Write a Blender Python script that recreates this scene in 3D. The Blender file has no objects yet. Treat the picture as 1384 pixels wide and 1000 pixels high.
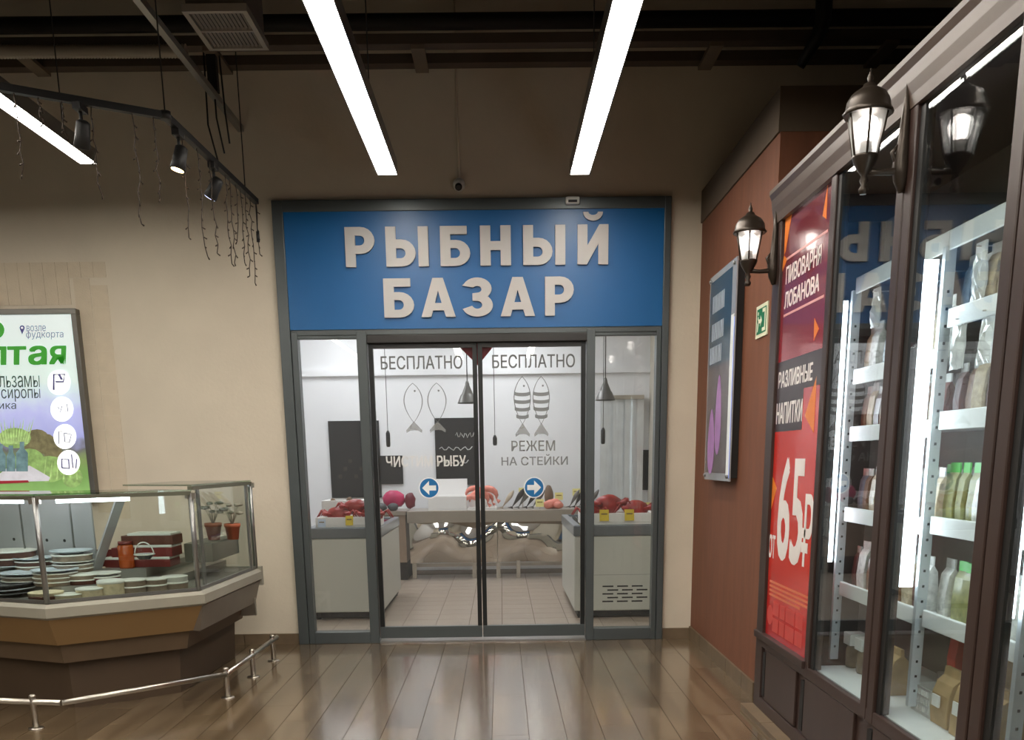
import bpy, math, random
from mathutils import Vector, Matrix
random.seed(11)
sc = bpy.context.scene
COL = sc.collection
R = math.radians
V = Vector

# ------------------------------------------------------------------ camera
# the photograph is the upper part of an upright phone picture: optical centre at y = 922 of 1000
F, CX, CY, H = 1296.0, 692.0, 922.0, 1.45
yaw, pitch, roll = R(.4815), R(-13.10), R(-.762)
fwd = V((math.sin(yaw)*math.cos(pitch), math.cos(yaw)*math.cos(pitch), math.sin(pitch)))
rt0 = V((math.cos(yaw), -math.sin(yaw), 0)); up0 = rt0.cross(fwd)
rt = math.cos(roll)*rt0 + math.sin(roll)*up0
up = -math.sin(roll)*rt0 + math.cos(roll)*up0
EYE = V((0, 0, H))
cd = bpy.data.cameras.new('camera'); cam = bpy.data.objects.new('camera', cd); COL.objects.link(cam)
cd.sensor_fit = 'HORIZONTAL'; cd.sensor_width = 36; cd.lens = 36*F/1384
cd.shift_y = (CY-500)/1384; cd.clip_start = .02
m3 = Matrix((rt, up, -fwd)).transposed()
cam.matrix_world = Matrix.Translation(EYE) @ m3.to_4x4()
sc.camera = cam

# ------------------------------------------------------------------ world and exposure
w = bpy.data.worlds.new('world'); sc.world = w; w.use_nodes = True
w.node_tree.nodes['Background'].inputs[0].default_value = (1.0, .93, .84, 1)
w.node_tree.nodes['Background'].inputs[1].default_value = .015
sc.view_settings.view_transform = 'Standard'; sc.view_settings.look = 'None'
sc.view_settings.gamma = 1; sc.view_settings.use_curve_mapping = False
sc.view_settings.exposure = 0.0
HALL_LAMP = 38.0      # emission of the hall's linear lamps
SHOP_LAMP = 13.0      # emission of the fish shop's ceiling lamps
LED = 15.0            # emission of the cabinet's LED tubes

def ray(px, py):
    return rt*((px-CX)/F) - up*((py-CY)/F) + fwd
def at(ax, val, px, py):                       # the point of the plane ax = val seen at a pixel
    d = ray(px, py); i = 'xyz'.index(ax)
    return EYE + d*((val-EYE[i])/d[i])

# ------------------------------------------------------------------ materials
MATS = {}
def lin(c):
    return tuple(((x/255)/12.92 if x/255 <= .04045 else ((x/255+.055)/1.055)**2.4) for x in c)
def mat(name, c, rough=.5, metal=0.0, var=.06, scale=6.0, bump=0.0, coat=0.0, stretch=(1, 1, 1), emit=0.0, rnd=0.0, spec=.5):
    if name in MATS: return MATS[name]
    m = bpy.data.materials.new(name); m.use_nodes = True; MATS[name] = m
    nt = m.node_tree; b = nt.nodes['Principled BSDF']
    L = nt.links.new
    tc = nt.nodes.new('ShaderNodeTexCoord'); mp = nt.nodes.new('ShaderNodeMapping'); mp.inputs['Scale'].default_value = stretch
    L(tc.outputs['Object'], mp.inputs['Vector'])
    n = nt.nodes.new('ShaderNodeTexNoise'); n.inputs['Scale'].default_value = scale; n.inputs['Detail'].default_value = 5
    L(mp.outputs[0], n.inputs['Vector'])
    r = nt.nodes.new('ShaderNodeValToRGB')
    c = lin(c)
    r.color_ramp.elements[0].position = .3; r.color_ramp.elements[1].position = .7
    r.color_ramp.elements[0].color = (*[x*(1-var) for x in c], 1)
    r.color_ramp.elements[1].color = (*[min(1, x*(1+var)) for x in c], 1)
    L(n.outputs['Fac'], r.inputs[0])
    out = r.outputs[0]
    if rnd:
        oi = nt.nodes.new('ShaderNodeObjectInfo')
        mr = nt.nodes.new('ShaderNodeMapRange'); mr.inputs[3].default_value = 1-rnd; mr.inputs[4].default_value = 1+rnd
        L(oi.outputs['Random'], mr.inputs[0])
        hs = nt.nodes.new('ShaderNodeHueSaturation'); L(mr.outputs[0], hs.inputs['Value']); L(out, hs.inputs['Color']); out = hs.outputs[0]
        vm = nt.nodes.new('ShaderNodeVectorMath'); vm.operation = 'ADD'
        L(mp.outputs[0], vm.inputs[0])
        cb = nt.nodes.new('ShaderNodeMath'); cb.operation = 'MULTIPLY'; cb.inputs[1].default_value = 40; L(oi.outputs['Random'], cb.inputs[0])
        L(cb.outputs[0], vm.inputs[1]); L(vm.outputs[0], n.inputs['Vector'])
    L(out, b.inputs['Base Color'])
    b.inputs['Roughness'].default_value = rough; b.inputs['Metallic'].default_value = metal
    b.inputs['Coat Weight'].default_value = coat; b.inputs['Coat Roughness'].default_value = .06
    b.inputs['Specular IOR Level'].default_value = spec
    if bump:
        bn = nt.nodes.new('ShaderNodeBump'); bn.inputs['Strength'].default_value = bump; bn.inputs['Distance'].default_value = .01
        n2 = nt.nodes.new('ShaderNodeTexNoise'); n2.inputs['Scale'].default_value = scale*12
        L(mp.outputs[0], n2.inputs['Vector']); L(n2.outputs['Fac'], bn.inputs['Height']); L(bn.outputs[0], b.inputs['Normal'])
    if emit:
        L(out, b.inputs['Emission Color']); b.inputs['Emission Strength'].default_value = emit
    return m
def glow(name, c, s):
    if name in MATS: return MATS[name]
    m = bpy.data.materials.new(name); m.use_nodes = True; MATS[name] = m
    nt = m.node_tree; nt.nodes.remove(nt.nodes['Principled BSDF'])
    e = nt.nodes.new('ShaderNodeEmission'); e.inputs[0].default_value = (*lin(c), 1); e.inputs[1].default_value = s
    nt.links.new(e.outputs[0], nt.nodes['Material Output'].inputs[0])
    return m
def glass(name, tint=(.93, .96, .95), ior=1.5, rough=.0, haze=0.0):
    if name in MATS: return MATS[name]
    m = bpy.data.materials.new(name); m.use_nodes = True; MATS[name] = m
    nt = m.node_tree; nt.nodes.remove(nt.nodes['Principled BSDF']); L = nt.links.new
    fr = nt.nodes.new('ShaderNodeFresnel'); 
    ge = nt.nodes.new('ShaderNodeNewGeometry'); mi = nt.nodes.new('ShaderNodeMapRange')   # same index on both faces of a thin pane
    mi.inputs[3].default_value = ior; mi.inputs[4].default_value = 1/ior; L(ge.outputs['Backfacing'], mi.inputs[0]); L(mi.outputs[0], fr.inputs[0])
    t = nt.nodes.new('ShaderNodeBsdfTransparent'); t.inputs[0].default_value = (*tint, 1)
    g = nt.nodes.new('ShaderNodeBsdfGlossy'); g.inputs['Roughness'].default_value = rough
    mx = nt.nodes.new('ShaderNodeMixShader'); L(fr.outputs[0], mx.inputs[0]); L(t.outputs[0], mx.inputs[1]); L(g.outputs[0], mx.inputs[2])
    out = mx.outputs[0]
    if haze:
        d = nt.nodes.new('ShaderNodeBsdfDiffuse'); d.inputs[0].default_value = (.8, .82, .82, 1)
        m2 = nt.nodes.new('ShaderNodeMixShader'); m2.inputs[0].default_value = haze
        L(out, m2.inputs[1]); L(d.outputs[0], m2.inputs[2]); out = m2.outputs[0]
    L(out, nt.nodes['Material Output'].inputs[0])
    return m
def film(name, c, alpha):                      # thin printed film on glass
    if name in MATS: return MATS[name]
    m = mat(name, c, .5); m.node_tree.nodes['Principled BSDF'].inputs['Alpha'].default_value = alpha
    return m
def wood_floor():
    m = bpy.data.materials.new('wood_look_plank'); m.use_nodes = True; nt = m.node_tree; L = nt.links.new; b = nt.nodes['Principled BSDF']
    tc = nt.nodes.new('ShaderNodeTexCoord'); oi = nt.nodes.new('ShaderNodeObjectInfo')
    geo = nt.nodes.new('ShaderNodeNewGeometry')
    mp = nt.nodes.new('ShaderNodeMapping'); mp.inputs['Scale'].default_value = (7, .7, 1)
    L(geo.outputs['Position'], mp.inputs['Vector'])
    mu = nt.nodes.new('ShaderNodeMath'); mu.operation = 'MULTIPLY'; mu.inputs[1].default_value = 50; L(oi.outputs['Random'], mu.inputs[0])
    ad = nt.nodes.new('ShaderNodeVectorMath'); ad.operation = 'ADD'; L(mp.outputs[0], ad.inputs[0]); L(mu.outputs[0], ad.inputs[1])
    n = nt.nodes.new('ShaderNodeTexNoise'); n.inputs['Scale'].default_value = 1.1; n.inputs['Detail'].default_value = 6; n.inputs['Distortion'].default_value = .5
    L(ad.outputs[0], n.inputs['Vector'])
    r = nt.nodes.new('ShaderNodeValToRGB'); e = r.color_ramp.elements
    e[0].position = .28; e[0].color = (*lin((78, 64, 47)), 1); e[1].position = .72; e[1].color = (*lin((124, 107, 84)), 1)
    k = e.new(.5); k.color = (*lin((100, 84, 63)), 1)
    L(n.outputs['Fac'], r.inputs[0])
    mr = nt.nodes.new('ShaderNodeMapRange'); mr.inputs[3].default_value = .82; mr.inputs[4].default_value = 1.12; L(oi.outputs['Random'], mr.inputs[0])
    hs = nt.nodes.new('ShaderNodeHueSaturation'); L(mr.outputs[0], hs.inputs['Value']); L(r.outputs[0], hs.inputs['Color'])
    L(hs.outputs[0], b.inputs['Base Color'])
    b.inputs['Roughness'].default_value = .2; b.inputs['Coat Weight'].default_value = .6; b.inputs['Coat Roughness'].default_value = .12
    return m
PLANK = wood_floor()
M_WALL = mat('cream_painted_plaster', (208, 197, 178), .85, var=.035, scale=3, bump=.15)
M_BRICKP = mat('cream_painted_brick', (204, 190, 167), .85, var=.05, scale=9, bump=.2)
M_TERRA = mat('terracotta_panel', (116, 70, 46), .7, var=.10, scale=3, stretch=(6, 6, 1), bump=.15)
M_CORN = mat('dark_brown_paint', (92, 78, 62), .75, var=.05)
M_DARKBAND = mat('charcoal_paint', (46, 42, 38), .8)
M_CEIL = mat('dark_ceiling', (48, 42, 36), .9)
M_FAR = mat('dim_hall_wall', (128, 118, 106), .8)
M_SKIRT = mat('stone_skirting', (108, 91, 70), .5, var=.16, scale=7)
M_FRAME = mat('grey_aluminium', (84, 90, 91), .35, metal=.35, var=.03)
M_FRAMEDK = mat('dark_aluminium', (32, 34, 34), .4, metal=.3, var=.03)
M_BLACK = mat('black_matte', (22, 21, 20), .55)
M_HEAD = mat('dark_bronze', (26, 22, 20), .4)
M_BLUE = mat('blue_sign_face', (2, 92, 152), .38, var=.02)
M_LETTER = mat('white_acrylic_letter', (188, 186, 183), .45, var=.02)
M_DOORGLASS = glass('door_glass', (.93, .95, .95), haze=.018)
M_CASEGLASS = glass('case_glass', (.90, .94, .92))
M_CABGLASS = glass('cabinet_glass', (.86, .90, .90), ior=1.55)
M_WOODDK = mat('dark_walnut', (54, 39, 34), .38, var=.14, scale=5, stretch=(3, 3, .6))
M_WHITE = mat('white_enamel', (226, 227, 222), .4, var=.02)
M_SHOPW = mat('white_shop_paint', (240, 240, 240), .7, var=.02)
M_CREAM = mat('cream_shop_paint', (205, 198, 182), .8, var=.02)
M_STEEL = mat('brushed_steel', (190, 186, 178), .22, metal=1, var=.05, scale=3, stretch=(1, 1, 14))
M_STEELM = mat('steel_satin', (196, 190, 180), .3, metal=1, var=.05)
M_TILE = mat('beige_floor_tile', (170, 154, 138), .3, var=.05, rnd=.05)
M_GROUT = mat('grey_grout', (112, 100, 88), .9)
M_FGROUT = mat('dark_grout', (58, 48, 38), .9)
M_TRIM = mat('silver_trim', (150, 150, 148), .3, metal=.8)
M_RED = mat('crab_red', (158, 36, 28), .4, var=.25, scale=14)
M_PINK = mat('salmon_pink', (226, 138, 120), .45, var=.15, scale=20)
M_YELLOW = mat('yellow_card', (226, 196, 40), .6)
M_FOAM = mat('white_foam', (236, 234, 230), .8, var=.02)
M_FISH = mat('silver_fish', (128, 128, 126), .3, metal=.3, var=.4, scale=12)
M_BOARD = mat('chalkboard_black', (30, 30, 31), .55)

# ------------------------------------------------------------------ mesh helpers
WL = {}
class MB:
    def __init__(s): s.v = []; s.f = []; s.sm = []
    def add(s, v, f, smooth=False):
        k = len(s.v); s.v += [V(p) for p in v]; s.f += [tuple(i+k for i in q) for q in f]; s.sm += [smooth]*len(f); return s
    def obox(s, c, a, b, d):                    # centre and three half-axis vectors
        c, a, b, d = V(c), V(a), V(b), V(d)
        p = [c+i*a+j*b+k*d for k in (-1, 1) for j in (-1, 1) for i in (-1, 1)]
        fs = [(0, 2, 3, 1), (4, 5, 7, 6), (0, 1, 5, 4), (2, 6, 7, 3), (0, 4, 6, 2), (1, 3, 7, 5)]
        if a.cross(b).dot(d) < 0: fs = [tuple(reversed(q)) for q in fs]
        return s.add(p, fs)
    def box(s, x0, x1, y0, y1, z0, z1):
        return s.obox(((x0+x1)/2, (y0+y1)/2, (z0+z1)/2), (abs(x1-x0)/2, 0, 0), (0, abs(y1-y0)/2, 0), (0, 0, abs(z1-z0)/2))
    def bar(s, p, q, w, h, upv=(0, 0, 1)):      # rectangular bar between two points
        p, q = V(p), V(q); d = (q-p); u = V(upv); u = (u-d*(u.dot(d)/d.length_squared)).normalized(); sd = d.cross(u).normalized()
        return s.obox((p+q)/2, d/2, sd*(w/2), u*(h/2))
    def prism(s, pts, e):                       # planar polygon pushed along e
        pts = [V(p) for p in pts]; e = V(e); n = len(pts)
        nr = V((0, 0, 0))
        for i in range(n): nr += pts[i].cross(pts[(i+1) % n])
        if nr.dot(e) > 0: pts = pts[::-1]
        return s.add(pts+[p+e for p in pts], [tuple(range(n)), tuple(range(2*n-1, n-1, -1))]+[(i, i+n, (i+1) % n+n, (i+1) % n) for i in range(n)])
    def tube(s, path, r, n=8, closed=False):
        path = [V(p) for p in path]; rr = r if isinstance(r, (list, tuple)) else [r]*len(path)
        k = len(path); vs = []; ref = None
        for i, p in enumerate(path):
            d = (path[min(i+1, k-1)]-path[max(i-1, 0)]).normalized()
            if ref is None or abs(ref.dot(d)) > .98: ref = V((0, 0, 1)) if abs(d.z) < .9 else V((1, 0, 0))
            a = (ref-d*ref.dot(d)).normalized(); b = d.cross(a); ref = a
            vs += [p+(a*math.cos(t)+b*math.sin(t))*rr[i] for t in (2*math.pi*j/n for j in range(n))]
        fs = [(i*n+j, i*n+(j+1) % n, (i+1)*n+(j+1) % n, (i+1)*n+j) for i in range(k-1) for j in range(n)]
        s.add(vs, fs, True); o = len(s.v)-len(vs)
        s.f += [tuple(o+j for j in range(n-1, -1, -1)), tuple(o+(k-1)*n+j for j in range(n))]; s.sm += [False, False]
        return s
    def lathe(s, prof, c, n=16, ax=(0, 0, 1), smooth=True, rot=0):
        ax = V(ax).normalized(); a = (V((1, 0, 0)) if abs(ax.x) < .9 else V((0, 1, 0))); a = (a-ax*a.dot(ax)).normalized(); b = ax.cross(a); c = V(c)
        vs = [c+ax*z+(a*math.cos(t)+b*math.sin(t))*max(r, 1e-4) for r, z in prof for t in (rot+2*math.pi*j/n for j in range(n))]
        k = len(prof)
        fs = [(i*n+j, i*n+(j+1) % n, (i+1)*n+(j+1) % n, (i+1)*n+j) for i in range(k-1) for j in range(n)]
        fs += [tuple(range(n-1, -1, -1)), tuple((k-1)*n+j for j in range(n))]
        s.add(vs, fs, smooth); s.sm[-1] = s.sm[-2] = False
        return s
    def ell(s, c, r, n=14, k=8, jit=0):
        vs = []; c = V(c)
        for i in range(1, k):
            th = math.pi*i/k
            for j in range(n):
                ph = 2*math.pi*j/n; q = 1+random.uniform(-jit, jit)
                vs.append(c+V((r[0]*math.sin(th)*math.cos(ph)*q, r[1]*math.sin(th)*math.sin(ph)*q, r[2]*math.cos(th)*q)))
        vs += [c+V((0, 0, r[2])), c-V((0, 0, r[2]))]; T, B = len(vs)-2, len(vs)-1
        fs = [(i*n+j, (i+1)*n+j, (i+1)*n+(j+1) % n, i*n+(j+1) % n) for i in range(k-2) for j in range(n)]
        fs += [(T, j, (j+1) % n) for j in range(n)]+[(B, (k-2)*n+(j+1) % n, (k-2)*n+j) for j in range(n)]
        return s.add(vs, fs, True)
    def build(s, name, m, parent=None, bevel=0):
        if parent is not None: org = WL[parent.name]
        else:
            lo = [min(p[i] for p in s.v) for i in range(3)]; hi = [max(p[i] for p in s.v) for i in range(3)]
            org = V(((lo[0]+hi[0])/2, (lo[1]+hi[1])/2, lo[2]))
        me = bpy.data.meshes.new(name); me.from_pydata([p-org for p in s.v], [], s.f)
        me.polygons.foreach_set('use_smooth', s.sm); me.update()
        if m is not None: me.materials.append(m)
        o = bpy.data.objects.new(name, me); COL.objects.link(o)
        if parent is not None: o.parent = parent; WL[o.name] = org.copy()
        else: o.location = org; WL[o.name] = org.copy()
        if bevel:
            bm = o.modifiers.new('bevel', 'BEVEL'); bm.width = bevel; bm.segments = 2; bm.limit_method = 'ANGLE'
        return o
def tag(o, label=None, cat=None, group=None, kind=None):
    if label: o['label'] = label
    if cat: o['category'] = cat
    if group: o['group'] = group
    if kind: o['kind'] = kind
    return o
def thing(name, loc, label, cat, group=None):
    o = bpy.data.objects.new(name, None); COL.objects.link(o); o.location = loc; o.empty_display_size = .1
    WL[o.name] = V(loc); return tag(o, label, cat, group)
def struct(o): o['kind'] = 'structure'; return o
def dup(root, loc, label=None, group=None, rotz=None):
    def cp(o, par):
        c = o.copy(); COL.objects.link(c)
        if par: c.parent = par
        for ch in kids.get(o.name, []): cp(ch, c)
        return c
    kids = {}
    for o in COL.objects:
        if o.parent: kids.setdefault(o.parent.name, []).append(o)
    r = cp(root, None); r.location = loc
    if rotz is not None: r.rotation_euler.z = rotz
    if label: r['label'] = label
    if group: r['group'] = group
    return r

# flat outlines -> solid lettering
def flat(polys, depth):
    cu = bpy.data.curves.new('outline', 'CURVE'); cu.dimensions = '2D'; cu.fill_mode = 'BOTH'; cu.extrude = depth/2
    for p in polys:
        sp = cu.splines.new('POLY'); sp.points.add(len(p)-1); sp.use_cyclic_u = True
        for q, c in zip(sp.points, p): q.co = (c[0], c[1], 0, 1)
    return solid(cu)
def solid(cu):
    o = bpy.data.objects.new('tmp', cu); COL.objects.link(o); bpy.context.view_layer.update()
    me = bpy.data.meshes.new_from_object(o.evaluated_get(bpy.context.evaluated_depsgraph_get()))
    vs = [v.co.copy() for v in me.vertices]; fs = [tuple(p.vertices) for p in me.polygons]
    bpy.data.objects.remove(o); bpy.data.curves.remove(cu); bpy.data.meshes.remove(me)
    return vs, fs
def glyphs(t, shear):
    cu = bpy.data.curves.new('txt', 'FONT'); cu.body = t; cu.shear = shear; cu.extrude = .5; cu.resolution_u = 3
    return solid(cu)
def text2d(t, bold=0.0, shear=0.0):
    if any(ch in 'ьыя' for ch in t):            # these three letters are drawn as smaller capitals
        hgt = lambda g: max(v.y for v in g[0])
        k = hgt(glyphs('н', 0))/hgt(glyphs('Ь', 0)); vs, fs, x = [], [], 0
        for ch in t:
            if ch == ' ': x += .28; continue
            a, f = glyphs(ch.upper() if ch in 'ьыя' else ch, shear); q = k if ch in 'ьыя' else 1
            x0 = min(v.x for v in a); n = len(vs)
            vs += [V(((v.x-x0)*q+x, v.y*q, v.z)) for v in a]; fs += [tuple(i+n for i in p) for p in f]
            x += (max(v.x for v in a)-x0)*q+.075
    else: vs, fs = glyphs(t, shear)
    par = list(range(len(vs)))                  # crossing strokes of one glyph: each separate piece a hair prouder than the last
    def root(a):
        while par[a] != a: par[a] = par[par[a]]; a = par[a]
        return a
    for f in fs:
        for q in f[1:]: par[root(q)] = root(f[0])
    ids = {}
    for k, v in enumerate(vs):
        j = ids.setdefault(root(k), len(ids))
        if v.z > 0: v.z += (j % 5)*.05
    if bold < .008: return vs, fs
    V_, F_ = [], []
    for dx, dy, dz in ((-1, -1, 0), (1, -1, .15), (-1, 1, .3), (1, 1, .45), (0, 0, .6)):     # thicker strokes: overlapped copies, each a little prouder
        k = len(V_); V_ += [V((v.x+dx*bold, v.y+dy*bold*.6, v.z+(dz if v.z > 0 else 0))) for v in vs]; F_ += [tuple(i+k for i in f) for f in fs]
    return V_, F_
def put(vs, fs, o, xd, yd, w, h, depth, name, m, parent, keep=False):
    """map flat lettering into the box that starts at o, runs w along xd and h along yd; depth along xd x yd"""
    lo = [min(v[i] for v in vs) for i in range(3)]; hi = [max(v[i] for v in vs) for i in range(3)]
    xd, yd, o = V(xd), V(yd), V(o); nd = xd.cross(yd); mb = MB()
    sx = w/(hi[0]-lo[0]); sy = h/(hi[1]-lo[1]); sz = depth/(hi[2]-lo[2])
    mb.add([o+xd*((v[0]-lo[0])*sx)+yd*((v[1]-lo[1])*sy)+nd*((v[2]-lo[2])*sz) for v in vs], fs)
    return mb.build(name, m, parent)
def text(t, o, xd, yd, w, h, m, parent, bold=.01, depth=.001, name='lettering', shear=0):
    return put(*text2d(t, bold, shear), o, xd, yd, w, h, depth, name, m, parent)
def arc(cx, cy, rx, ry, a0, a1, n=10):
    return [(cx+rx*math.cos(R(a0+(a1-a0)*i/n)), cy+ry*math.sin(R(a0+(a1-a0)*i/n))) for i in range(n+1)]
X, Y, Z = V((1, 0, 0)), V((0, 1, 0)), V((0, 0, 1))

# ================================================================== the setting
D = 7.75                                        # front face of the back wall
FX0, FX1, FZ = -1.665, 1.295, 3.33               # the shop front's outer frame
# hall floor: wood-look planks laid towards the shop
fl = struct(MB().box(-9, 3.6, -6, D, -.06, -.006).build('floor', M_FGROUT))
me = bpy.data.meshes.new('plank'); me.from_pydata([(x, y, z) for z in (-.006, 0) for y in (0, 1) for x in (-.0985, .0985)], [],
    [(4, 5, 7, 6), (0, 1, 5, 4), (2, 6, 7, 3), (0, 4, 6, 2), (1, 3, 7, 5)]); me.materials.append(PLANK)
org = WL['floor']
n = 0
for c in range(-24, 8):
    x = c*.2+.03; y = D; first = True; off = (abs(c)*7 % 5)/5
    while y > 2.2:
        ln = .9*(1-off)+.08 if first else .9
        first = False
        o = bpy.data.objects.new('plank', me); COL.objects.link(o); o.parent = fl
        o.location = V((x, y-ln, 0))-org; o.scale = (1, ln-.003, 1); y -= ln; n += 1
rest = MB().box(-9, 3.6, -6, 2.1, -.006, -.0005).box(-9, -4.9, 2.1, D, -.006, -.0005).build('plank_field', PLANK, fl); rest['kind'] = 'stuff'
# back wall with the shop opening
struct(MB().box(-9, FX0, D, D+.2, 0, 5.6).box(FX1, 5, D, D+.2, 0, 5.6).box(FX0, FX1, D, D+.2, FZ, 5.6).build('wall_back', M_WALL))
struct(MB().box(-9.2, -9, -6, D+.2, 0, 5.6).build('wall_left', M_FAR))
struct(MB().box(-9.2, 5, -6.2, -6, 0, 5.6).build('wall_front', M_FAR))
struct(MB().box(-9.2, 5, -6.2, D+.2, 5.6, 5.7).build('ceiling', M_CEIL))
XR, YE = 1.535, 5.69
struct(MB().box(XR, 3.6, YE, D, 0, 3.15).build('wall_right', M_TERRA))
struct(MB().box(XR-.012, 3.6, YE-.005, D, 3.15, 3.37).build('trim_1', M_CORN))
struct(MB().box(3.6, 3.8, -6, YE, 0, 5.6).build('wall_niche', M_CORN))
# stone skirting: separate lengths
bb = struct(MB().box(-9, FX0, D-.004, D, 0, .085).build('baseboard_back', M_SKIRT))
x = FX0
for k in range(12):
    MB().box(x-.447, x-.003, D-.016, D-.002, 0, .085).build('skirting_tile', M_SKIRT, bb); x -= .45
MB().box(FX1+.01, XR-.016, D-.016, D-.002, 0, .085).build('skirting_tile', M_SKIRT, bb)
br = struct(MB().box(XR-.004, XR, YE, D, 0, .1).build('baseboard_right', M_SKIRT))
y = D-.016
for k in range(5):
    MB().box(XR-.016, XR-.002, max(YE+.0, y-.437), y-.003, 0, .1).build('skirting_tile', M_SKIRT, br); y -= .44
kb = struct(MB().box(1.395, 1.462, 1.9, 5.47, 0, .02).build('trim_2', M_SKIRT))
y = 5.47
for k in range(8):
    MB().box(1.392, 1.465, y-.437, y-.003, .018, .032).build('kerb_tile', M_SKIRT, kb); y -= .44
# fish shop behind the glass
SB = 13.0
sf = struct(MB().box(-3.2, 1.95, D+.2, SB, -.06, -.004).build('floor_shop', M_GROUT))
th = struct(MB().box(FX0, FX1, D-.02, D+.2, -.01, .008).build('trim_3', M_TRIM))
tm = bpy.data.meshes.new('tile'); s = .1475
tm.from_pydata([(x, y, z) for z in (-.004, 0) for y in (-s, s) for x in (-s, s)], [], [(4, 5, 7, 6), (0, 1, 5, 4), (2, 6, 7, 3), (0, 4, 6, 2), (1, 3, 7, 5)]); tm.materials.append(M_TILE)
org = WL['floor_shop']
for i in range(-8, 6):
    for j in range(15):
        o = bpy.data.objects.new('tile', tm); COL.objects.link(o); o.parent = sf; o.location = V((i*.3+.14, D+.36+j*.3, 0))-org
struct(MB().box(-3.4, 2.15, SB, SB+.2, 0, 3.35).build('wall_shop_back', M_SHOPW))
struct(MB().box(-3.4, -3.2, D+.2, SB, 0, 3.35).build('wall_shop_left', M_SHOPW))
struct(MB().box(1.95, 2.15, D+.2, SB, 0, 3.35).build('wall_shop_right', M_CREAM))
struct(MB().box(-3.4, 2.15, D+.2, SB+.2, 3.35, 3.45).build('ceiling_shop', M_SHOPW))
tr = struct(MB().box(-3.2, 1.95, SB-.05, SB, 2.52, 2.60).build('trim_4', M_SHOPW))
# painted brick border round the lit poster
pb = thing('brick_surround', (-3.5, D, 1.2), 'cream painted brick border raised around the lit poster on the back wall', 'brickwork')
for k in range(11):                             # right side: two columns of laid bricks
    z = 1.03+k*.158
    for a, b in ((-3.195, -3.075), (-3.07, -2.945)):
        sh = .05 if (a < -3.1) else 0
        MB().box(a, b, D-.004, D-.0005, z+sh, z+.1555+sh).build('brick', M_BRICKP, pb)
for k in range(12):                             # top: upright bricks
    x1 = -2.945-k*.094
    MB().box(x1-.0925, x1, D-.004, D-.0005, 2.63 if x1 < -3.2 else 2.82, 2.93).build('brick', M_BRICKP, pb)
MB().box(-3.80, -3.765, D-.03, D-.002, 2.61, 2.96).build('conduit', M_WALL, pb)

# ================================================================== shop front: door_1
dr = bpy.data.objects.new('door_1', None); COL.objects.link(dr); dr.location = (0, D, 0); WL['door_1'] = V((0, D, 0)); struct(dr)
tag(dr, 'grey aluminium shop front with two sliding glass doors under the blue sign')
y0, y1 = D-.045, D+.07
def fr(n, a, b, c, d, ya=y0, yb=y1, m=M_FRAME): return MB().box(a, b, ya, yb, c, d).build(n, m, dr, .004)
fr('frame_post', FX0, -1.585, 0, FZ); fr('frame_post', 1.245, FX1, 0, FZ); fr('frame_head', -1.585, 1.245, 3.25, FZ)
fr('side_post', -1.582, -1.535, 0, 2.41, y0+.01); fr('side_post', 1.205, 1.242, 0, 2.41, y0+.01)
fr('mullion', -1.085, -1.010, 0, 2.41, y0+.005); fr('mullion', .672, .735, 0, 2.41, y0+.005)
fr('transom', -1.582, 1.242, 2.385, 2.43, y0+.02)
for a, b in ((-1.535, -1.085), (.735, 1.205)):
    fr('sill', a, b, .0, .095, y0+.01); fr('top_bead', a, b, 2.36, 2.385, D-.02, D+.03)
    MB().box(a-.005, b+.005, D+.0, D+.008, .09, 2.37).build('pane', M_DOORGLASS, dr)
fr('door_operator', -1.010, .672, 2.325, 2.385, D-.03, D+.09, M_HEAD)
def leaf(a, b, glassname):
    lf = MB().box(a, b, D+.01, D+.05, .03, .125).build('door_leaf', M_FRAME, dr, .003)
    MB().box(a, a+.035, D+.012, D+.048, .125, 2.325).build('stile', M_FRAMEDK, lf)
    MB().box(b-.035, b, D+.012, D+.048, .125, 2.325).build('stile', M_FRAMEDK, lf)
    MB().box(a+.035, b-.035, D+.012, D+.048, 2.29, 2.325).build('top_rail', M_HEAD, lf)
    MB().box(a+.03, b-.03, D+.026, D+.034, .12, 2.30).build('pane', M_DOORGLASS, lf)
    return lf
lL = leaf(-1.005, -.172, ''); lR = leaf(-.166, .667, '')
YG = D+.0235                                    # hall side of the door glass
F_GREY = film('grey_glass_film', (120, 122, 118), .62)
F_PALE = film('pale_grey_glass_film', (150, 152, 150), .5)
F_WHITE = film('white_glass_film', (232, 232, 228), .85)
def dtext(t, x0, x1, z0, z1, m, par, bold=.012): text(t, (x0, YG+.001, z0), X, Z, x1-x0, z1-z0, m, par, bold)
dtext('БЕСПЛАТНО', -.915, -.285, 2.135, 2.235, F_GREY, lL); dtext('БЕСПЛАТНО', -.055, .585, 2.135, 2.235, F_GREY, lR)
dtext('ЧИСТИМ РЫБУ', -.905, -.275, 1.40, 1.485, F_WHITE, lL, .02)
dtext('РЕЖЕМ', .085, .43, 1.51, 1.59, F_PALE, lR); dtext('НА СТЕЙКИ', .005, .53, 1.40, 1.485, F_PALE, lR)
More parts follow.
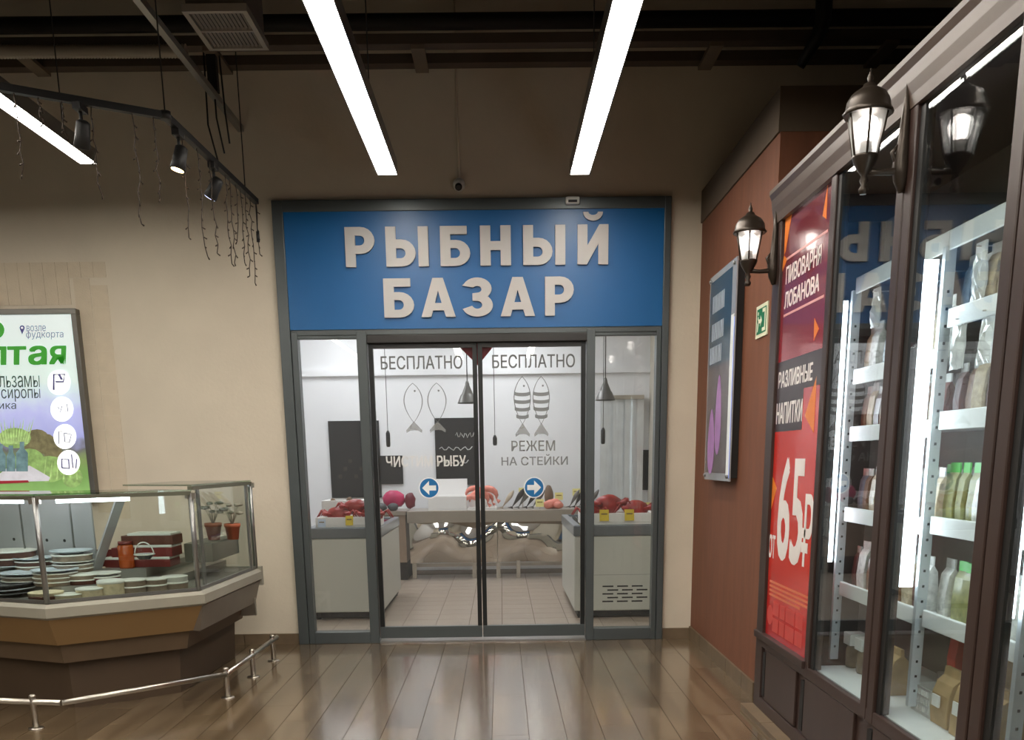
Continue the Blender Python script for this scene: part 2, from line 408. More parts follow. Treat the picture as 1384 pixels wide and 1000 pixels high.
def fish_outline(cx, zt, zb, wd, par, bands):
    hgt = zt-zb; body = zt-hgt*.80; n = 12
    def ring(sc_):
        L = []
        for i in range(n+1):
            t = i/n; L.append((cx+sc_*wd/2*math.sin(math.pi*t**.85)**.9, zt-(zt-body)*t))
        for i in range(n-1, 0, -1):
            t = i/n; L.append((cx-sc_*wd/2*math.sin(math.pi*t**.85)**.9, zt-(zt-body)*t))
        return L
    o = ring(1); i_ = [(cx+(x-cx)*.90, (z-(zt+body)/2)*.965+(zt+body)/2) for x, z in o]
    vs, fs = flat([o, i_], .0008)
    def raw(vs, fs, nm, mm=None):
        mb = MB(); mb.add([V((v[0], YG-v[2], v[1])) for v in vs], fs); mb.build(nm, mm or F_GREY, par)
    raw(vs, fs, 'fish_outline')
    tl = [(cx, body+.012), (cx+wd*.42, zb+.02), (cx+wd*.40, zb), (cx+wd*.2, zb+.018), (cx, zb+.02), (cx-wd*.2, zb+.018), (cx-wd*.40, zb), (cx-wd*.42, zb+.02)]
    raw(*flat([tl], .0008), 'fish_tail', F_PALE)
    raw(*flat([arc(cx+wd*.1, zt-hgt*.16, .008, .008, 0, 350, 10)], .0008), 'fish_eye')
    if bands:
        for k in range(4):
            zc = zt-hgt*(.27+.125*k); hw = wd*(.46, .48, .45, .36)[k]
            p = [(cx-hw, zc+.012)]+arc(cx, zc+.012, hw, .014, 180, 360, 8)+[(cx+hw, zc-.014)]+arc(cx, zc-.014, hw, .014, 360, 180, 8)
            raw(*flat([p], .0008), 'fish_slice')
for cx in (-.675, -.49): fish_outline(cx, 2.035, 1.66, .15, lL, False)
for cx in (.175, .322): fish_outline(cx, 2.075, 1.62, .135, lR, True)
F_BLUE = mat('blue_sticker', (20, 108, 168), .4); F_STW = mat('white_sticker', (235, 238, 238), .4)
def sticker(cx, cz, s, par):
    MB().lathe([(.083, 0), (.083, .0006)], (cx, YG, cz), 32, -Y).build('arrow_sticker', F_STW, par)
    MB().lathe([(.074, 0), (.074, .0006)], (cx, YG-.0007, cz), 32, -Y).build('sticker_disc', F_BLUE, par)
    pts = [(-.055, .0), (.0, .055), (.0, .02), (.055, .02), (.055, -.02), (.0, -.02), (.0, -.055)]
    vs, fs = flat([[(cx+s*-1*p[0]*-1, cz+p[1]) for p in pts]], .0008); mb = MB(); mb.add([V((v[0], YG-.0018+v[2], v[1])) for v in vs], fs); mb.build('sticker_arrow', F_STW, par)
sticker(-.572, 1.235, 1, lL); sticker(.262, 1.228, -1, lR)

# ================================================================== blue shop sign
sg = thing('shop_sign', (-.17, D-.03, 2.425), 'blue shop sign with raised white lettering over the glass doors', 'sign')
MB().box(-1.583, 1.243, D-.035, D+.0, 2.425, 3.25).build('sign_panel', M_BLUE, sg)
S_ = .26
def g_P(): return [[(0, 0), (S_, 0), (S_, .33), (.40, .33)]+arc(.40, .665, .36, .335, -90, 90)+[(0, 1)], [(S_, .54), (.38, .54)]+arc(.38, .665, .12, .125, -90, 90)+[(S_, .79)]]
def g_SOFT(): return [[(0, 0), (.40, 0)]+arc(.40, .34, .36, .34, -90, 90)+[(S_, .68), (S_, 1), (0, 1)], [(S_, .21), (.38, .21)]+arc(.38, .335, .12, .125, -90, 90)+[(S_, .46)]]
def g_Y(): return g_SOFT()+[[(.83, 0), (1.09, 0), (1.09, 1), (.83, 1)]]
def g_B(): return [[(0, 0), (.40, 0)]+arc(.40, .325, .36, .325, -90, 90)+[(S_, .65), (S_, .79), (.68, .79), (.68, 1), (0, 1)], [(S_, .20), (.38, .20)]+arc(.38, .325, .12, .125, -90, 90)+[(S_, .45)]]
def g_N(): return [[(0, 0), (S_, 0), (S_, .39), (.51, .39), (.51, 0), (.77, 0), (.77, 1), (.51, 1), (.51, .61), (S_, .61), (S_, 1), (0, 1)]]
def g_I(): return [[(0, 0), (.24, 0), (.53, .52), (.53, 0), (.78, 0), (.78, 1), (.55, 1), (.25, .48), (.25, 1), (0, 1)], arc(.39, 1.31, .25, .22, 180, 360)+arc(.39, 1.31, .12, .08, 360, 180)]
def g_A(): return [[(0, 0), (.26, 0), (.315, .17), (.605, .17), (.66, 0), (.92, 0), (.60, 1), (.32, 1)], [(.37, .36), (.55, .36), (.46, .68)]]
def g_Z(): return [[(0, .80)]+arc(.37, .715, .36, .285, 155, -38, 14)+[(.63, .52)]+arc(.37, .295, .385, .295, 42, -160, 16)+[(0, .20), (.24, .28)]+arc(.37, .30, .12, .10, -150, 75, 8)+[(.25, .41), (.25, .60)]+arc(.37, .70, .11, .09, -70, 150, 8)]
row1 = [(g_P, 466.7, 506.5), (g_Y, 521.5, 579), (g_B, 595, 635.5), (g_N, 649, 690.5), (g_Y, 707, 764), (g_I, 780.5, 822)]
row2 = [(g_B, 518.8, 559.5), (g_A, 569, 615.5), (g_Z, 625, 666), (g_A, 676.5, 723), (g_P, 736.5, 775.5)]
for row, zb, py in ((row1, 2.862, 335), (row2, 2.503, 404)):
    for g, p0, p1 in row:
        xa = at('y', D-.05, p0, py).x; xb = at('y', D-.05, p1, py).x
        vs, fs = flat(g(), .02); sx = (xb-xa)/(max(v[0] for v in vs)-min(v[0] for v in vs)); x0 = min(v[0] for v in vs)
        MB().add([V((xa+(v[0]-x0)*sx, D-.036-.012-v[2], zb+v[1]*.277)) for v in vs], [tuple(reversed(f)) for f in fs]).build('letter', M_LETTER, sg)

# ================================================================== hall lamps
def linear_lamp(x, ya, yb, zb, wd, label, wires):
    t = thing('linear_lamp', (x, (ya+yb)/2, zb), label, 'lamp', 'suspended linear lamps of the hall')
    MB().box(x-wd/2-.006, x+wd/2+.006, ya, yb, zb+.02, zb+.085).box(x-wd/2-.006, x-wd/2-.001, ya, yb, zb-.003, zb+.02).box(x+wd/2+.001, x+wd/2+.006, ya, yb, zb-.003, zb+.02).build('housing', M_TRIM, t)  # thin side skirts added to keep lamp light off the upper wall
    MB().box(x-wd/2-.006, x+wd/2+.006, yb, yb+.012, zb-.005, zb+.085).build('end_cap', M_TRIM, t)
    MB().prism([(x-wd/2, ya, zb+.019), (x-wd/2+.004, ya, zb), (x+wd/2-.004, ya, zb), (x+wd/2, ya, zb+.019)], (0, yb-ya, 0)).build('diffuser', glow('lamp_white', (255, 247, 236), HALL_LAMP), t)
    for y in wires:
        MB().tube([(x, y, zb+.08), (x, y, 5.6)], .004, 5).build('suspension_wire', M_BLACK, t)
linear_lamp(-.742, -4, 7.15, 3.35, .125, 'long bright linear lamp left of centre, hanging above the blue sign', (6.3, 3.5, 0))
linear_lamp(.572, -4, 7.19, 3.35, .125, 'long bright linear lamp right of centre, hanging nearest the glass cabinets', (6.2, 3.5, 0))
linear_lamp(-2.64, -4, 6.83, 3.35, .10, 'narrow bright linear lamp above the display counter at left', (6.5, 5.2))
linear_lamp(-4.6, -4, 6.83, 3.35, .125, 'unseen linear lamp added beyond the left edge, brightening the poster wall', (5.5, 3))  # out of view, added to brighten the left part of the back wall

# ================================================================== ceiling fittings
MB().tube([(-5, 7.45, at('y', 7.45, 600, 29).z), (3.4, 7.45, at('y', 7.45, 600, 29).z)], .052, 12).build('ceiling_pipe', mat('black_pipe', (34, 30, 27), .6))
tag(bpy.data.objects['ceiling_pipe'], 'black pipe running the width of the back wall near the ceiling', 'pipe')
ct = thing('cable_ladder', (-.5, 7.0, 4.1), 'brown cable ladder of two rails and cross rungs under the ceiling', 'cable tray')
zc = 4.08
ya = at('z', zc, 600, 63).y; yb = at('z', zc, 600, 89).y
M_TRAY = mat('brown_tray', (74, 62, 50), .7)
for y in (ya, yb): MB().box(-5, 3.4, y-.05, y+.05, zc, zc+.06).build('rail', M_TRAY, ct)
for x in (-3.1, -1.85, -.50, 1.45, 2.6): MB().box(x-.045, x+.045, ya-.04, yb+.05, zc-.025, zc).build('rung', mat('tray_rung', (104, 90, 74), .7), ct)
p = at('y', 6.9, 1112, 38)
MB().tube([(p.x, 6.9, 5.6), (p.x, 6.9, p.z+.05), (p.x-.03, 6.9, p.z-.05), (p.x-.12, 6.95, p.z-.2)], [.05, .055, .045, .03], 10).build('pipe_elbow', M_BLACK)
tag(bpy.data.objects['pipe_elbow'], 'dark pipe elbow dropping from the ceiling above the terracotta wall', 'pipe')
fd = MB(); path = []; rad = []
pa, pb_ = at('y', 6.9, -40, 70), at('y', 6.9, 252, 69)
for k in range(140):
    path.append(pa.lerp(pb_, k/139)); rad.append(.042 if k % 2 else .034)
fd.tube(path, rad, 10).build('flexible_duct', mat('grey_flex_duct', (150, 140, 126), .6))
tag(bpy.data.objects['flexible_duct'], 'pale ribbed flexible duct along the ceiling at upper left', 'duct')
# strut from the wall
st = thing('ceiling_strut', (-1.86, 6.7, 3.8), 'thin grey metal strut slanting across in front of the air vent', 'strut')
MB().box(-1.88, -1.84, 4.6, D-.0, 3.8, 3.84).build('channel', M_TRIM, st)
MB().box(-1.89, -1.83, 7.06, 7.12, 3.84, 4.08).build('clamp', M_BLACK, st)
for k, (dx, dz) in enumerate(((-.05, .5), (.0, .42), (.05, .36))):
    MB().tube([(-1.86+dx, 7.09, 4.08), (-1.86+dx*1.2, 7.10, 3.9-dz*.5), (-1.86+dx*.8+.03, 7.12, 3.9-dz)], .006, 5).build('cable', M_BLACK, st)
# air vent box with slatted grille
vt = thing('air_vent', (-1.59, 6.46, 3.95), 'grey square air vent box with slatted grille hanging at upper left', 'vent')
vx0, vx1, vy0, vy1, vz = -1.775, -1.405, 6.19, 6.73, 3.95
M_VENT = mat('vent_grey', (168, 162, 152), .5, metal=.2)
MB().box(vx0+.02, vx1-.02, vy0+.02, vy1-.02, vz+.04, 4.75).build('duct_box', mat('duct_zinc', (120, 114, 106), .5, metal=.4), vt)
MB().box(vx0+.02, vx1-.02, vy0+.02, vy1-.02, vz+.02, vz+.03).build('vent_back', M_BLACK, vt)
g = MB(); g.box(vx0, vx1, vy0, vy0+.03, vz, vz+.04); g.box(vx0, vx1, vy1-.03, vy1, vz, vz+.04); g.box(vx0, vx0+.03, vy0+.03, vy1-.03, vz, vz+.04); g.box(vx1-.03, vx1, vy0+.03, vy1-.03, vz, vz+.04)
g.box(vx0+.03, vx1-.03, (vy0+vy1)/2-.008, (vy0+vy1)/2+.008, vz, vz+.03); g.build('vent_frame', M_VENT, vt)
for k in range(13):
    x = vx0+.045+k*.0235
    MB().obox((x, (vy0+vy1)/2, vz+.014), (.0045, 0, .006), (0, (vy1-vy0)/2-.03, 0), (-.001, 0, .001)).build('slat', M_VENT, vt)
# security camera with its cable
p = at('y', D-.05, 620, 248)
scm = thing('security_camera', (p.x, D-.05, p.z-.05), 'small white dome security camera on the wall above the sign', 'camera')
MB().lathe([(.045, 0), (.045, .03), (.04, .05)], (p.x, D, p.z), 16, -Y).build('base', M_WHITE, scm)
MB().ell((p.x, D-.065, p.z-.012), (.042, .042, .042)).build('housing', M_WHITE, scm)
MB().lathe([(.026, 0), (.026, .012), (.016, .02)], (p.x, D-.09, p.z-.03), 14, (0, -.8, -.5)).build('lens', M_BLACK, scm)
MB().tube([(p.x+.004, D-.012, p.z+.03), (p.x-.002, D-.012, 3.9), (p.x+.0, D-.012, 5.5)], .008, 6).build('cable', M_WALL, scm)
ds = thing('door_sensor', (.56, D-.08, 3.27), 'small pale motion sensor on the door frame above the sign', 'sensor')
MB().box(.505, .61, D-.09, D-.046, 3.275, 3.325).build('sensor_body', M_WHITE, ds, .01)
MB().box(.525, .59, D-.094, D-.089, 3.283, 3.30).build('sensor_window', M_BLACK, ds)

# track with spot lamps and hanging light strings
TZ = 3.25
T0, T1, T2 = V((-3.5, 4.55, TZ)), V((-1.755, 5.665, TZ)), V((-1.705, 7.41, TZ))
def on_seg(A, B, px, py):
    d = ray(px, py); nrm = (B-A).cross(Z); return EYE+d*((A-EYE).dot(nrm)/d.dot(nrm))
tk = thing('lighting_track', (-2.1, 5.9, TZ), 'black bent lighting track hanging above the display counter', 'track')
MB().bar(T0, T1, .035, .035).build('track_rail', M_BLACK, tk); MB().bar(T1, T2, .035, .035).build('track_rail', M_BLACK, tk)
MB().lathe([(.03, -.02), (.03, .02)], T1, 12).build('track_joint', M_BLACK, tk)
for q in (T1, T2-V((0, .3, 0)), T0.lerp(T1, .62)): MB().tube([q, (q.x, q.y, 5.6)], .004, 5).build('suspension_wire', M_BLACK, tk)
def spot(px, py, A, B, aim, col, s, label, sz=1.0):
    q = on_seg(A, B, px, py); q.z = TZ-.02
    t = thing('spot_lamp', (q.x, q.y, TZ-.24), label, 'lamp', 'spot lamps on the track')
    MB().box(q.x-.02, q.x+.02, q.y-.05, q.y+.05, TZ-.05, TZ-.018).build('adapter', M_BLACK, t)
    MB().tube([(q.x, q.y, TZ-.05), (q.x, q.y, TZ-.12*sz)], .009, 8).build('stem', M_BLACK, t)
    a = V(aim).normalized(); c = V((q.x, q.y, TZ-.15*sz))
    MB().lathe([(.02, -.06), (.034, -.05), (.037, .02), (.042, .065), (.036, .068)], c, 16, a).build('lamp_head', M_BLACK, t)
    if s: MB().lathe([(.034, 0), (.034, .003)], c+a*.067, 16, a).build('lens', glow('spot_'+str(px), col, s), t)
spot(107, 135, T0, T1, (-.3, .35, -.9), None, 0, 'unlit black track spot lamp beside the narrow linear lamp')
spot(240, 175, T1, T2, (-.25, -.1, -.95), (255, 214, 150), 14, 'black track spot lamp with warm glowing face', 1.0)
spot(287, 212, T1, T2, (-.55, .2, -.8), (205, 214, 255), 4, 'black track spot lamp with cool bluish glow nearest the sign', 1.0)
gl = thing('light_string', (-2.0, 5.8, 2.7), 'unlit icicle light string with thin strands hanging from the black track', 'string lights')
M_STRAND = mat('brown_wire', (66, 54, 44), .7)
for px, pt, pbt, s1 in ((18, 122, 235, 0), (52, 130, 165, 0), (83, 138, 185, 0), (123, 142, 262, 0), (178, 152, 302, 0), (207, 157, 270, 0), (247, 195, 314, 1), (266, 205, 340, 1), (284, 222, 335, 1), (304, 238, 352, 1), (310, 244, 350, 1), (318, 250, 325, 1), (324, 252, 352, 1), (331, 260, 368, 1), (337, 265, 378, 1), (346, 273, 340, 1)):
    A, B = (T1, T2) if s1 else (T0, T1)
    a = on_seg(A, B, px, pt); b = on_seg(A, B, px+random.uniform(-2, 6), pbt); a.z = TZ-.015
    k = max(6, int((a.z-b.z)/.05)); mb = MB()
    path = [a.lerp(V((a.x+random.uniform(-.01, .01), a.y+random.uniform(-.01, .01), b.z)), i/k)+V((random.uniform(-.008, .008), random.uniform(-.008, .008), 0))*(i > 0) for i in range(k+1)]
    mb.tube(path, .0032, 5)
    for i in range(1, k+1):
        d = V((random.uniform(-1, 1), random.uniform(-1, 1), -.6)).normalized()*.022
        mb.tube([path[i], path[i]+d], [.003, .0045], 5)
    mb.build('strand', M_STRAND, gl)
p = on_seg(T1, T2, 346, 300)
MB().tube([(T2.x, T2.y-.02, TZ-.02), (T2.x, T2.y-.02, TZ-.2)], .004, 5).tube([(T2.x, T2.y-.02, TZ-.2), (T2.x, T2.y-.02, TZ-.27)], .011, 8).build('plug', M_BLACK, gl)

# ================================================================== lit poster on the back wall
lb = thing('poster_lightbox', (-3.7, D-.06, 1.18), 'lit herbal poster with green lettering in a grey frame above the counter', 'poster')
px0, px1, pz0, pz1 = -4.25, at('y', D-.08, 102, 420).x, 1.18, at('y', D-.08, 60, 417).z
YP = D-.072
M_LBF = mat('lightbox_frame', (112, 110, 104), .35, metal=.6)
for a, b, c, d in ((px0, px1, pz0, pz0+.04), (px0, px1, pz1-.04, pz1), (px0, px0+.04, pz0+.04, pz1-.04), (px1-.04, px1, pz0+.04, pz1-.04)):
    MB().box(a, b, D-.08, D-.002, c, d).build('frame', M_LBF, lb, .004)
def poster_face():
    m = bpy.data.materials.new('lit_poster_print'); m.use_nodes = True; nt = m.node_tree; L = nt.links.new; b = nt.nodes['Principled BSDF']
    g = nt.nodes.new('ShaderNodeNewGeometry'); sp = nt.nodes.new('ShaderNodeSeparateXYZ'); L(g.outputs['Position'], sp.inputs[0])
    mr = nt.nodes.new('ShaderNodeMapRange'); mr.inputs[1].default_value = pz0; mr.inputs[2].default_value = pz1; L(sp.outputs['Z'], mr.inputs[0])
    n = nt.nodes.new('ShaderNodeTexNoise'); n.inputs['Scale'].default_value = 9; L(g.outputs['Position'], n.inputs['Vector'])
    a = nt.nodes.new('ShaderNodeMath'); a.operation = 'MULTIPLY_ADD'; a.inputs[1].default_value = .10; L(n.outputs['Fac'], a.inputs[0]); L(mr.outputs[0], a.inputs[2])
    r = nt.nodes.new('ShaderNodeValToRGB'); e = r.color_ramp.elements
    e[0].position = .05; e[0].color = (*lin((150, 195, 120)), 1); e[1].position = 1; e[1].color = (*lin((225, 238, 238)), 1)
    for q, c in ((.18, (120, 160, 90)), (.28, (130, 150, 95)), (.33, (110, 110, 110)), (.38, (160, 165, 215)), (.52, (185, 190, 240)), (.68, (215, 235, 230))):
        k = e.new(q); k.color = (*lin(c), 1)
    L(a.outputs[0], r.inputs[0]); L(r.outputs[0], b.inputs['Base Color']); L(r.outputs[0], b.inputs['Emission Color']); b.inputs['Emission Strength'].default_value = .42
    b.inputs['Roughness'].default_value = .25
    return m
MB().box(px0+.04, px1-.04, YP, D-.02, pz0+.04, pz1-.04).build('poster_face', poster_face(), lb)
def lbp(px, py): return at('y', YP, px, py)
def ltext(t, xa, xb, yt, ybm, m, bold, shear=0, name='lettering'):
    a = lbp(xa, ybm); b = lbp(xb, (yt+ybm)/2); c = lbp(xa, yt); text(t, (a.x, YP-.0005, a.z), X, Z, b.x-a.x, c.z-a.z, m, lb, bold, .001 if bold < .02 else .005, name, shear)
I_GREEN = mat('green_ink', (56, 152, 44), .5, emit=.35); I_GREY = mat('slate_ink', (120, 120, 150), .5, emit=.35); I_DARK = mat('dark_green_ink', (62, 78, 72), .5, emit=.3)
I_WHITE = mat('white_ink', (244, 246, 248), .5, emit=.65); I_NAVY = mat('navy_ink', (70, 66, 120), .5, emit=.3)
ltext('птая', -16, 91, 468, 494, I_GREEN, .028, .12)
ltext('возле', 36, 62, 440, 448, I_GREY, .006, .15); ltext('фудкорта', 36, 86, 447, 459, I_GREY, .006, .15)
ltext('льзамы', -1, 54, 508, 524, I_DARK, .006, .1); ltext('сиропы', 3, 55, 526, 543, I_DARK, .006, .1); ltext('ика', -1, 22, 545, 553, I_DARK, .006, .1)
def lpoly(pts, m, nm, e=.0008, lift=0):
    MB().prism([V((lbp(a, b).x, YP-.0004-lift, lbp(a, b).z)) for a, b in pts], (0, -e, 0)).build(nm, m, lb)
lpoly(arc(30, 443, 3.4, 3.4, 160, 380, 10)+[(30, 452)], I_NAVY, 'map_pin')
lpoly(arc(30, 443, 1.5, 1.5, 0, 330, 8), I_WHITE, 'pin_eye', .0006, .001)
lpoly(arc(-6, 446, 12, 12, 0, 350, 20), I_GREEN, 'green_dot')
for cx, cy in ((80, 517), (84, 553), (88, 590), (93, 625)):
    lpoly(arc(cx, cy, 15.5, 17, 0, 350, 24), I_WHITE, 'white_disc', .0008, .0030)
def lline(pts, m, w_=.006): MB().tube([V((lbp(a, b).x, YP-.0045, lbp(a, b).z)) for a, b in pts], w_*.5, 5).build('icon_line', m, lb)
lline([(73, 527), (73, 506), (88, 506), (86, 516), (76, 516)], I_NAVY, .012); lline([(80, 506), (84, 513)], I_NAVY, .016)
lline([(79, 550), (82, 557), (84, 549)], I_GREY); lline([(88, 556), (92, 556), (91, 546)], I_GREY)
lline([(80, 600), (80, 583), (84, 583)], I_GREY); lline([(87, 585), (97, 587), (94, 598), (88, 597), (87, 585)], I_GREY)
lline([(84, 632), (84, 620), (93, 621), (94, 633), (84, 632)], I_NAVY, .01); lline([(97, 614), (99, 632), (103, 633), (104, 620)], I_NAVY, .008)
I_TEAL = mat('teal_bottle_ink', (110, 142, 148), .4, var=.35, scale=20, emit=.25); I_LEAF = mat('grass_ink', (168, 196, 128), .5, var=.3, scale=30, emit=.4); I_LEAF2 = mat('meadow_ink', (142, 176, 104), .5, var=.3, scale=24, emit=.35)
I_BROWN = mat('brown_ink', (122, 116, 84), .5, var=.35, scale=24, emit=.25); I_CLOTH = mat('cloth_ink', (205, 205, 212), .5, var=.1, scale=14, emit=.4); I_CRIM = mat('crimson_ink', (158, 40, 52), .5, emit=.3)
for k, (a, b, c, d) in enumerate(((50, 592, 16, 12), (62, 600, 14, 14), (44, 602, 14, 9), (72, 612, 12, 16))): lpoly(arc(a, b, c, d, 0, 345, 14), I_BROWN, 'hedge_picture', .0005, .0002*k)
for k, (a, b, c, d) in enumerate(((20, 592, 22, 14), (66, 634, 26, 18), (98, 645, 14, 14), (40, 622, 20, 16))): lpoly(arc(a, b, c, d, 0, 345, 14), I_LEAF2, 'meadow_picture', .0005, .0010+.0002*k)
for k in range(12):
    lpoly([(2+k*3.0, 600), (5+k*3.0, 600), (-4+k*4.6, 572-(k % 3)*5)], I_LEAF, 'grass_blade', .0005, .0020+.0001*(k % 3))
for k in range(6): lpoly([(58+k*9, 648), (60.5+k*9, 648), (63+k*8, 615+(k % 2)*6)], I_LEAF, 'grass_blade', .0005, .0022)
lpoly([(-6, 645), (10, 632), (26, 634), (40, 629), (56, 638), (68, 645), (66, 650), (-6, 652)], I_CLOTH, 'cloth_picture', .0005, .0026)
for a, b, c in ((-6, 8, 600), (9, 21, 602), (22, 38, 597)):
    mdl = (a+b)/2
    lpoly([(a, 637), (a, c+15), (mdl-3, c+9), (mdl-3, c), (mdl+3, c), (mdl+3, c+9), (b, c+15), (b, 637)], I_TEAL, 'bottle_picture', .0005, .0032)
lpoly([(-6, 650), (38, 649), (40, 652), (-6, 654)], I_CRIM, 'red_strip', .0005, .0036)

# ================================================================== display counter
OUT = [V((-4.1, 6.09, 0)), V((-2.60, 5.435, 0)), V((-1.865, 5.955, 0)), V((-1.82, 7.22, 0))]
def offs(o):
    n = len(OUT); res = []
    nr = []
    for i in range(n-1):
        d = (OUT[i+1]-OUT[i]).normalized(); nr.append(V((-d.y, d.x, 0)))
    for i in range(n):
        a = nr[max(i-1, 0)]; b = nr[min(i, n-2)]; m_ = (a+b).normalized(); res.append(OUT[i]+m_*(o/max(.3, m_.dot(a))))
    return res
def at_z(p, z): return V((p.x, p.y, z))
def loft(rows, segs=None):                      # rows: (inset, height)
    mb = MB(); rr = [[at_z(p, z) for p in offs(o)] for o, z in rows]
    for i in (segs if segs is not None else range(len(OUT)-1)):
        k = len(rr); vs = [r[i] for r in rr]+[r[i+1] for r in rr]
        fs = [(j, j+k, j+k+1, j+1) for j in range(k-1)]+[(k-1, 2*k-1, k, 0), tuple(range(k)), tuple(range(2*k-1, k-1, -1))]
        mb.add(vs, fs)
    return mb
dc = thing('display_counter', (-2.5, 6.4, 0), 'glass display counter with tan panels behind the low steel rail at left', 'display counter')
M_TAN = mat('tan_laminate', (142, 112, 72), .5, var=.03); M_GREYP = mat('light_grey_plastic', (150, 146, 132), .45); M_BASE = mat('dark_brown_base', (78, 62, 46), .6)
M_BASE2 = mat('mid_brown_base', (98, 80, 60), .6); M_ENDP = mat('grey_end_panel', (128, 118, 106), .35, metal=.3)
M_DARKIN = mat('dark_interior', (62, 60, 58), .4, metal=.3)
loft([(.24, 0), (.22, .30), (.60, .30), (.60, 0)]).build('base', M_BASE, dc)
loft([(.16, .30), (.13, .42), (.60, .42), (.60, .30)]).build('base_step', M_BASE2, dc)
loft([(.10, .42), (.015, .585), (.60, .585), (.60, .42)], (0, 1)).build('front_panel', M_TAN, dc)
loft([(.05, .42), (.005, .585), (.60, .585), (.60, .42)], (2,)).build('side_panel', M_ENDP, dc)
loft([(.01, .585), (-.012, .60), (-.012, .655), (.012, .675), (.07, .68), (.62, .68), (.62, .585)]).build('deck_edge', M_GREYP, dc)
M_DECK = mat('steel_deck', (150, 146, 140), .4, metal=.5)
TERR = ((.07, .25, .686), (.25, .43, .742), (.43, .61, .80))
for a_, b_, z_ in TERR: loft([(a_, .68), (a_, z_), (b_, z_), (b_, .68)]).build('deck_step', M_DECK, dc)
# end of the counter towards the wall
a, b = offs(-.012)[3], offs(.62)[3]
MB().bar(at_z(a, .62)+V((0, .02, 0)), at_z(b, .62)+V((0, .02, 0)), .04, .14).build('end_cap', M_GREYP, dc)
MB().box(-2.10, -1.86, 7.16, 7.20, .33, .50).build('end_bracket', M_STEELM, dc)
# upright glass, posts, top glass
gp = offs(.03)
for i in range(3):
    a, b = gp[i], gp[i+1]; zt = 1.285 if i < 2 else 1.315
    d = (b-a).normalized()*.018
    mid = (a+b)/2
    MB().bar(at_z(a+d, (zt+.68)/2), at_z(b-d, (zt+.68)/2), .008, zt-.68).build('pane', M_CASEGLASS, dc)
    MB().bar(at_z(a, .688), at_z(b, .688), .018, .018).build('glass_rail', M_TRIM, dc)
    c0, c1 = offs(.55)[i], offs(.55)[i+1]
    MB().prism([at_z(offs(.02)[i], zt), at_z(offs(.02)[i+1], zt), at_z(c1, zt), at_z(c0, zt)], (0, 0, .01)).build('top_glass', glass('top_glass_green', (.72, .80, .74)), dc)
    MB().bar(at_z(a, zt-.012), at_z(b, zt-.012), .03, .022).build('top_rail', mat('olive_rail', (104, 104, 88), .4, metal=.3), dc)
for i, zt in ((1, 1.275), (2, 1.275), (3, 1.305)):
    q = gp[i]
    MB().tube([at_z(q, .68), at_z(q, zt)], .016, 10).build('post', M_TRIM, dc)
    MB().box(q.x-.03, q.x+.03, q.y-.012, q.y+.012, zt-.035, zt).build('clamp', M_STEELM, dc)
q = offs(.03)[2]+V((.0, .14, 0)); MB().bar(at_z(q, .68), at_z(q, 1.31), .05, .012, (1, 0, 0)).build('post', M_TRIM, dc)
q = offs(.03)[3]+V((-.0, -.12, 0)); MB().bar(at_z(q, .68), at_z(q, 1.31), .05, .012, (1, 0, 0)).build('post', M_TRIM, dc)
# lamp under the top glass
a, b = offs(.12)[1], offs(.12)[2]
lp = (a.lerp(b, .10), a.lerp(b, .62))
MB().bar(at_z(lp[0], 1.256), at_z(lp[1], 1.256), .03, .036).build('case_lamp', glow('case_lamp_white', (240, 246, 255), 14), dc)
a, b = offs(.12)[0], offs(.12)[1]
MB().bar(at_z(a.lerp(b, .35), 1.256), at_z(a.lerp(b, .9), 1.256), .03, .036).build('case_lamp', MATS['case_lamp_white'], dc)  # second lamp, added for more light on the left goods
# steel rear panel with a slanted strut and fixing holes
c = offs(.635)
MB().bar(at_z(c[0], .99), at_z(c[1].lerp(c[2], .35), .99)+V((0, .02, 0)), .012, .50).build('rear_panel', mat('satin_rear_panel', (172, 170, 172), .45, metal=.25, var=.08, scale=3, stretch=(1, 1, .3)), dc)
MB().bar(at_z(c[0], .715), at_z(c[1].lerp(c[2], .4), .715), .08, .06).build('rear_ledge', M_DARKIN, dc)
for u_ in (.55, .78, .9):
    h = c[0].lerp(c[1], u_); d = (c[1]-c[0]).normalized(); nn = V((d.y, -d.x, 0))
    MB().lathe([(.010, 0), (.010, .004)], at_z(h, .98)+nn*.006, 10, nn).build('fixing_hole', M_BLACK, dc)
for u_ in (.62, .96):
    h = c[0].lerp(c[1], u_); MB().bar(at_z(h, .75)+nn*.008, at_z(h, 1.235)+nn*.008, .012, .006, nn).build('panel_joint', M_TRIM, dc)
q0 = offs(.55)[1].lerp(offs(.55)[2], .30); q1 = offs(.35)[1].lerp(offs(.35)[2], .70)
MB().bar(at_z(q0, .78), at_z(q1, 1.27), .09, .01).build('strut', MATS['satin_rear_panel'], dc)

# ---- goods in the counter: stacked round packs
def disc_mesh(name, r, h, m, lid=None):
    mb = MB().lathe([(r*.96, 0), (r, h*.12), (r, h*.8), (r*.97, h)], (0, 0, 0), 20); o = mb.build(name, m)
    return o
GOODS = {}
DZ = .686
M_P1 = mat('pale_lid', (214, 212, 206), .35, var=.06); M_P2 = mat('cream_pack', (206, 190, 160), .6, var=.2, scale=30); M_P3 = mat('taupe_pack', (150, 132, 116), .5, var=.2, scale=30)
M_P4 = mat('chocolate_pack', (92, 52, 40), .4, var=.25, scale=20); M_P5 = mat('blue_white_dish', (196, 204, 214), .2, var=.05); M_P6 = mat('dark_dish', (78, 78, 82), .25, var=.2)
M_WINE = mat('wine_slab', (108, 38, 34), .35, var=.15); M_ORANGE = mat('amber_jar', (168, 74, 24), .2, var=.1)
def proj_x(p):
    d = p-EYE; return CX+F*d.dot(rt)/d.dot(fwd)
